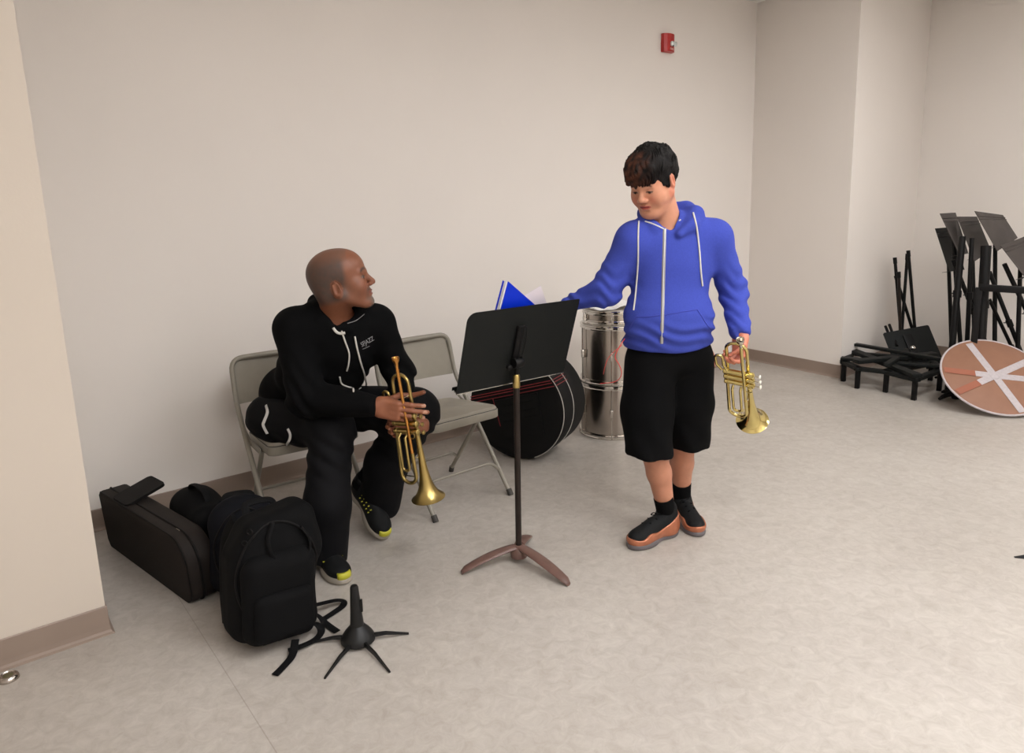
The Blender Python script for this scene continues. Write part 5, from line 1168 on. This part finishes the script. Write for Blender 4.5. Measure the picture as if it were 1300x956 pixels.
# ---------------------------------------------------------------- the seated man
def man():
    FRh = head_frame(at(433, 358, 2.80), V3(.99, .10, 0), math.radians(13), 1.11, roll=math.radians(0))
    J = dict(neck=at(424, 398, 2.88), shR=at(372, 417, 2.82), shL=at(478, 412, 2.94), elR=at(388, 506, 2.74), wrR=at(477, 516, 2.635), elL=at(507, 474, 3.0), wrL=at(518, 536, 2.82),
             hipR=V3(-1.07, 3.00, .545), hipL=V3(-.86, 3.12, .545), knR=at(420, 543, 2.78), knL=at(527, 519, 2.93))
    fR = fl(400, 706); footR = foot_frame(V3(fR[0], fR[1], 0), V3(*(fl(446, 748) - fR)[:2], 0), 1.08)
    tL = fl(489, 687); heelL = at(450, 617, 3.09); dL = tL - heelL; footL = foot_frame(heelL, dL, np.linalg.norm(dL) / .285, math.asin((heelL[2] - .004) / np.linalg.norm(dL)))
    J['anR'] = footR.p(0, .055, .09); J['anL'] = footL.p(0, .055, .09)
    t = empty('person', (-.95, 2.95, 0), 'seated man with shaved head in black hoodie and trousers, looking up at the boy', 'person')
    sx = nrm(J['shL'] - J['shR']); ch = (J['shR'] + J['shL']) / 2 + V3(-.02, .04, -.10); be = V3(-.86, 3.00, .74); pe = V3(-.965, 3.06, .575)
    spine = nrm((J['shR'] + J['shL']) / 2 - pe); sy = nrm(np.cross(spine, sx)); Ax = np.array([sx, sy, np.cross(sx, sy)]).T
    o = head_ops(FRh, dict(fat=.0, nose=1.1, ez=-.014))
    o.append(('u', pcap(FRh.p(0, -.03, -.045), J['neck'] - V3(0, 0, .02), .060, .066), .03))
    o.append(('u', pcap(J['shR'], J['shL'], .06), .04)); o.append(('u', pell(ch, Ax, (.15, .10, .17)), .05)); o.append(('u', pell(be, Ax, (.15, .11, .16)), .05)); o.append(('u', pell(pe, Ax, (.15, .12, .11)), .05))
    limb(o, [J['shR'], J['elR'], J['wrR']], [.052, .043, .029]); limb(o, [J['shL'], J['elL'], J['wrL']], [.052, .043, .029])
    limb(o, [J['hipR'], J['knR'], J['anR']], [.075, .058, .038]); limb(o, [J['hipL'], J['knL'], J['anL']], [.075, .058, .038])
    o.append(('u', footR.c((0, .05, .05), (0, .20, .03), .028, .022), .02)); o.append(('u', footL.c((0, .05, .05), (0, .20, .03), .028, .022), .02))
    D = nrm(at(545, 530, 2.60) - J['wrR']); Sx = nrm(Z - D * (Z @ D)); Nn = np.cross(Sx, D)      # palm away from the camera
    if Nn[1] < 0: Nn = -Nn
    HR = Fr(J['wrR'], Sx, D, Nn, 1.08)
    th = [at(494, 508, 2.645), at(507, 502, 2.685), at(524, 502, 2.70), at(538, 498, 2.685)]
    o += hand_ops(HR, [(.08, .16, .12), (.10, .16, .12), (.14, .18, .12), (.50, .65, .4)], spread=(.05, .01, -.04, -.20), thumb=th)
    D = nrm(V3(-.97, -.15, .1)); Nn = nrm(V3(-.1, -1, 0) - D * (V3(-.1, -1, 0) @ D)); Sx = np.cross(D, Nn); Sx = Sx if Sx[2] > 0 else -Sx
    HLo = at(533, 540, 2.765); HL = Fr(HLo, Sx, D, Nn, 1.0); o.append(('u', pcap(J['wrL'], HLo, .028, .027), .02))
    o += hand_ops(HL, [(.6, .8, .5), (.65, .8, .5), (.7, .8, .5), (.75, .8, .5)], thumb=[(.026, .018, .006), (.044, .045, .014), (.052, .075, .022), (.05, .098, .03)])
    def col(V):
        c = np.tile(np.array(lin((124, 77, 55))), (len(V), 1)); hd_ = np.linalg.norm(V - J['wrR'], axis=1) < .35; c[hd_] = lin((134, 83, 59))
        q, nr, mx = face_paint(FRh, V, c, dict(blush=(134, 74, 54), lip=(128, 66, 60), brow=(52, 38, 32), open=.0050, gaze=.003, white=(110, 94, 86)))
        x, y, z = q.T; ax = np.abs(x); n_ = .5 + .5 * pnoise(q, 160, 1)
        hl = sstep(.012, -.012, y - (.030 + .10 * (z - .05) * (z > .05) - .012 * sstep(.03, -.02, z))) * sstep(-.075, -.045, z + np.where(y < -.03, 0, 0)) * nr
        hl = hl * sstep(.115, .060, z) ; hl = hl * (ax < .083) * (1 - (np.hypot((y + .012) / .022, (z + .018) / .034) < 1) * (ax > .06)); mx(hl * (.66 + .3 * n_), (62, 56, 52)); mx(sstep(.05, .10, z) * nr * (.25 + .30 * n_) * (y < .05), (98, 80, 70))
        mx(np.exp(-(((y - .028) / .014) ** 2 + ((z + .020) / .022) ** 2)) * (ax > .05) * nr * .4, (92, 66, 52))
        mx(np.exp(-((z + .0475) / .0065) ** 4) * (ax < .030) * (y > .075) * nr * .75, (60, 44, 38))
        g = np.exp(-(((ax) / .026) ** 4)) * sstep(-.070, -.078, z) * (y > .06) * nr; mx(g * (.75 + .2 * n_), (92, 86, 78))
        mx(np.exp(-((ax - .030) / .007) ** 2) * (z < -.045) * (z > -.085) * (y > .06) * nr * .5, (80, 62, 54)); mx(nr * (y > .01) * (z < -.03) * (ax > .01) * .18 * n_, (90, 66, 56))
        # finger nails
        for F_, cu, nx in ((HR, (.08, .16, .12), .028), (HR, (.10, .16, .12), .0095), (HR, (.14, .18, .12), -.0095)):
            L = 1.; sp = {.028: .05, .0095: .01, -.0095: -.04}[nx]; ln = {.028: .091, .0095: .100, -.0095: .094}[nx]; tip = np.array([nx + math.sin(sp) * ln, .086 + ln * .93, .0])
            qq = F_.loc(V); mm = (np.hypot(qq[:, 0] - tip[0], qq[:, 1] - tip[1]) < .0075) & (qq[:, 2] < ln * .25); m_ = mm.astype(float)[:, None] * .7; c[:] = c * (1 - m_) + np.array(lin((186, 140, 116))) * m_
        return c
    sdf_mesh('body', o, .0034, skinM, t, color=col)
    # hoodie
    c = [('u', pcap(J['shR'] + V3(.02, 0, .0), J['shL'] - V3(.02, 0, 0), .080), 0), ('u', pell(ch, Ax, (.185, .125, .19)), .06), ('u', pell(be + V3(.03, 0, .0), Ax, (.190, .15, .18)), .06), ('u', pell(pe + V3(.01, .02, .06), Ax, (.175, .155, .11)), .06)]
    for q_ in (J['shR'], J['shL']): c.append(('u', pcap(q_, J['neck'] + V3(0, 0, -.01), .066, .066), .05))
    limb(c, [J['shR'], J['elR'], J['wrR'] - nrm(J['wrR'] - J['elR']) * .015], [.080, .072, .046], .035); limb(c, [J['shL'], J['elL'], J['wrL']], [.074, .064, .042], .03)
    nk = J['neck'] + V3(0, .0, .0)
    rim_ = [nk + V3(.055, -.080, -.055), nk + V3(-.030, -.080, -.015), nk + V3(-.075, -.030, .022), nk + V3(-.075, .035, .042), nk + V3(-.01, .075, .035), nk + V3(.075, .04, .012), nk + V3(.100, -.02, -.012), nk + V3(.075, -.075, -.05)]
    limb(c, rim_, [.022, .026, .030, .034, .034, .030, .026, .022], .02)
    c.append(('s', pcap(J['neck'] - V3(-.01, .01, .02), FRh.p(0, -.015, -.05), .062, .072), .012)); c.append(('s', pcap(nk + V3(.03, -.085, -.035), nk + V3(.04, -.11, .05), .012, .045), .012))
    fz = fabric(.006, 51, (10, 26)); el = [J['elR'], J['elL'], be]
    def md_(P):
        d = fz(P)
        for e in el: r = np.linalg.norm(P - e, axis=1); d = d + .008 * np.exp(-(r / .13) ** 2) * np.sin((P - e) @ V3(60, 10, 70) + 2 * np.sin(P[:, 0] * 30))
        return d
    hod = sdf_mesh('hoodie', c, .0045, MT['cloth_black'], t, disp=md_)
    for pth, r in (([(434, 420), (438, 434), (443, 448), (442, 462), (440, 470)], .0035), ([(450, 427), (453, 443), (458, 462), (463, 482), (455, 494)], .0038), ([(431, 478), (433, 486), (440, 490), (447, 492), (449, 498)], .0036)):
        MB().tube(smooth_path(drape_px([hod], pth, .004), 2), r, 8).build('drawstring', MT['white_cord'], hod)
    MB().tube(smooth_path(drape_px([hod], [(423, 416), (427, 421), (432, 423), (438, 422)], .004)), .0055, 8).build('neck_cord', MT['white_cord'], hod)
    MB().tube(smooth_path(drape_px([hod], [(441, 411), (450, 408), (456, 404), (462, 399)], .003)), .0015, 6).build('seam', MT['zip_grey'], hod)
    # small chest print
    try:
        cu = bpy.data.curves.new('tmp', 'FONT'); cu.body = 'SFJAZZ'; cu.size = .026; cu.extrude = .0004
        ob = bpy.data.objects.new('tmp', cu); COL.objects.link(ob); dg = bpy.context.evaluated_depsgraph_get(); me = bpy.data.meshes.new_from_object(ob.evaluated_get(dg)); bpy.data.objects.remove(ob)
        pts = drape_px([hod], [(459, 440), (475, 431)], .004, straight=True); a = nrm(pts[1] - pts[0]); nn = nrm(CP - pts[0]); nn = nrm(nn - a * (nn @ a)); b = np.cross(nn, a); tree = bvh([hod]); L = np.linalg.norm(pts[1] - pts[0]); w0 = max(v.co.x for v in me.vertices)
        for v in me.vertices:
            p = pts[0] + a * v.co.x * L / w0 + b * v.co.y + nn * (v.co.z + .05); h = tree.ray_cast(Vector(p), Vector(-nn), .3)
            if h[0] is not None: v.co = h[0] + Vector(nn) * (.0025 + .0004 * (v.co.z > 0))
            else: v.co = Vector(p - nn * .05)
        oo = bpy.data.objects.new('chest_print', me); COL.objects.link(oo); me.materials.clear(); me.materials.append(MT['logo']); adopt(oo, hod)
        MB().tube(drape_px([hod], [(460, 443), (465, 441), (469, 439)], .002), .0008, 6).build('chest_print', MT['logo'], hod)
    except Exception as e: print('logo', e)
    # trousers
    s = [('u', pell(pe + V3(0.01, .01, -.015), Ax, (.168, .14, .085)), 0)]
    hmR, hmL = footR.p(0, .10, .035), at(479, 636, 3.03); kmR = at(414, 640, 2.66)
    limb(s, [J['hipR'], J['knR'] + V3(0, 0, -.012), kmR, hmR], [.105, .094, .084, .088], .04); limb(s, [J['hipL'], J['knL'] + V3(0, 0, -.01), at(490, 588, 2.98), hmL], [.105, .100, .095, .100], .04)
    uR = nrm(J['knR'] - hmR); uL = nrm(J['knL'] - hmL)
    for hm_, u in ((hmR, uR), (hmL, uL)):
        def cut(P, hm_=hm_, u=u):
            r = np.linalg.norm(P - hm_, axis=1); return np.where(r < .2, -((P - hm_) @ u) - .012, -1.)
        s.append(('i', (cut, None, None), .0)); s.append(('s', pcap(hm_ - u * .03, hm_ + u * .03, .078, .055), .004))
    fp = fabric(.007, 61, (9, 24)); sdf_mesh('track_trousers', s, .0048, MT['pants_black'], t, disp=lambda P: fp(P) + .008 * np.exp(-((P[:, 2] - .47) / .08) ** 2) * np.sin(P @ V3(60, 30, 80)) * .6, clipz=.01)
    tr = bpy.data.objects[[o_.name for o_ in bpy.data.objects if o_.name.startswith('track_trousers')][0]]
    MB().tube(drape_px([hod, tr], [(338, 515), (340, 524), (336, 535), (335, 540), (340, 550)], .003), .006, 8, flat=(.012, .004), up=V3(0, -1, 0)).build('side_stripe', MT['white_trim'], tr)
    MB().tube(drape_px([hod, tr], [(366, 544), (369, 551), (368, 558), (364, 564)], .003), .005, 8, flat=(.010, .004), up=V3(0, -1, 0)).build('pocket_piping', MT['white_trim'], tr)
    for an, kn in ((J['anR'], J['knR']), (J['anL'], J['knL'])):
        u = nrm(kn - an); MB().lathe([(.046, -.03), (.0455, .0), (.044, .03), (.046, .10), (.047, .14), (.04, .136)], an, u, 24, caps=False).build('sock', MT['sock'], t)
    shoe(footR, t, 'man'); shoe(footL, t, 'man')
    return t, J
MAN = man()
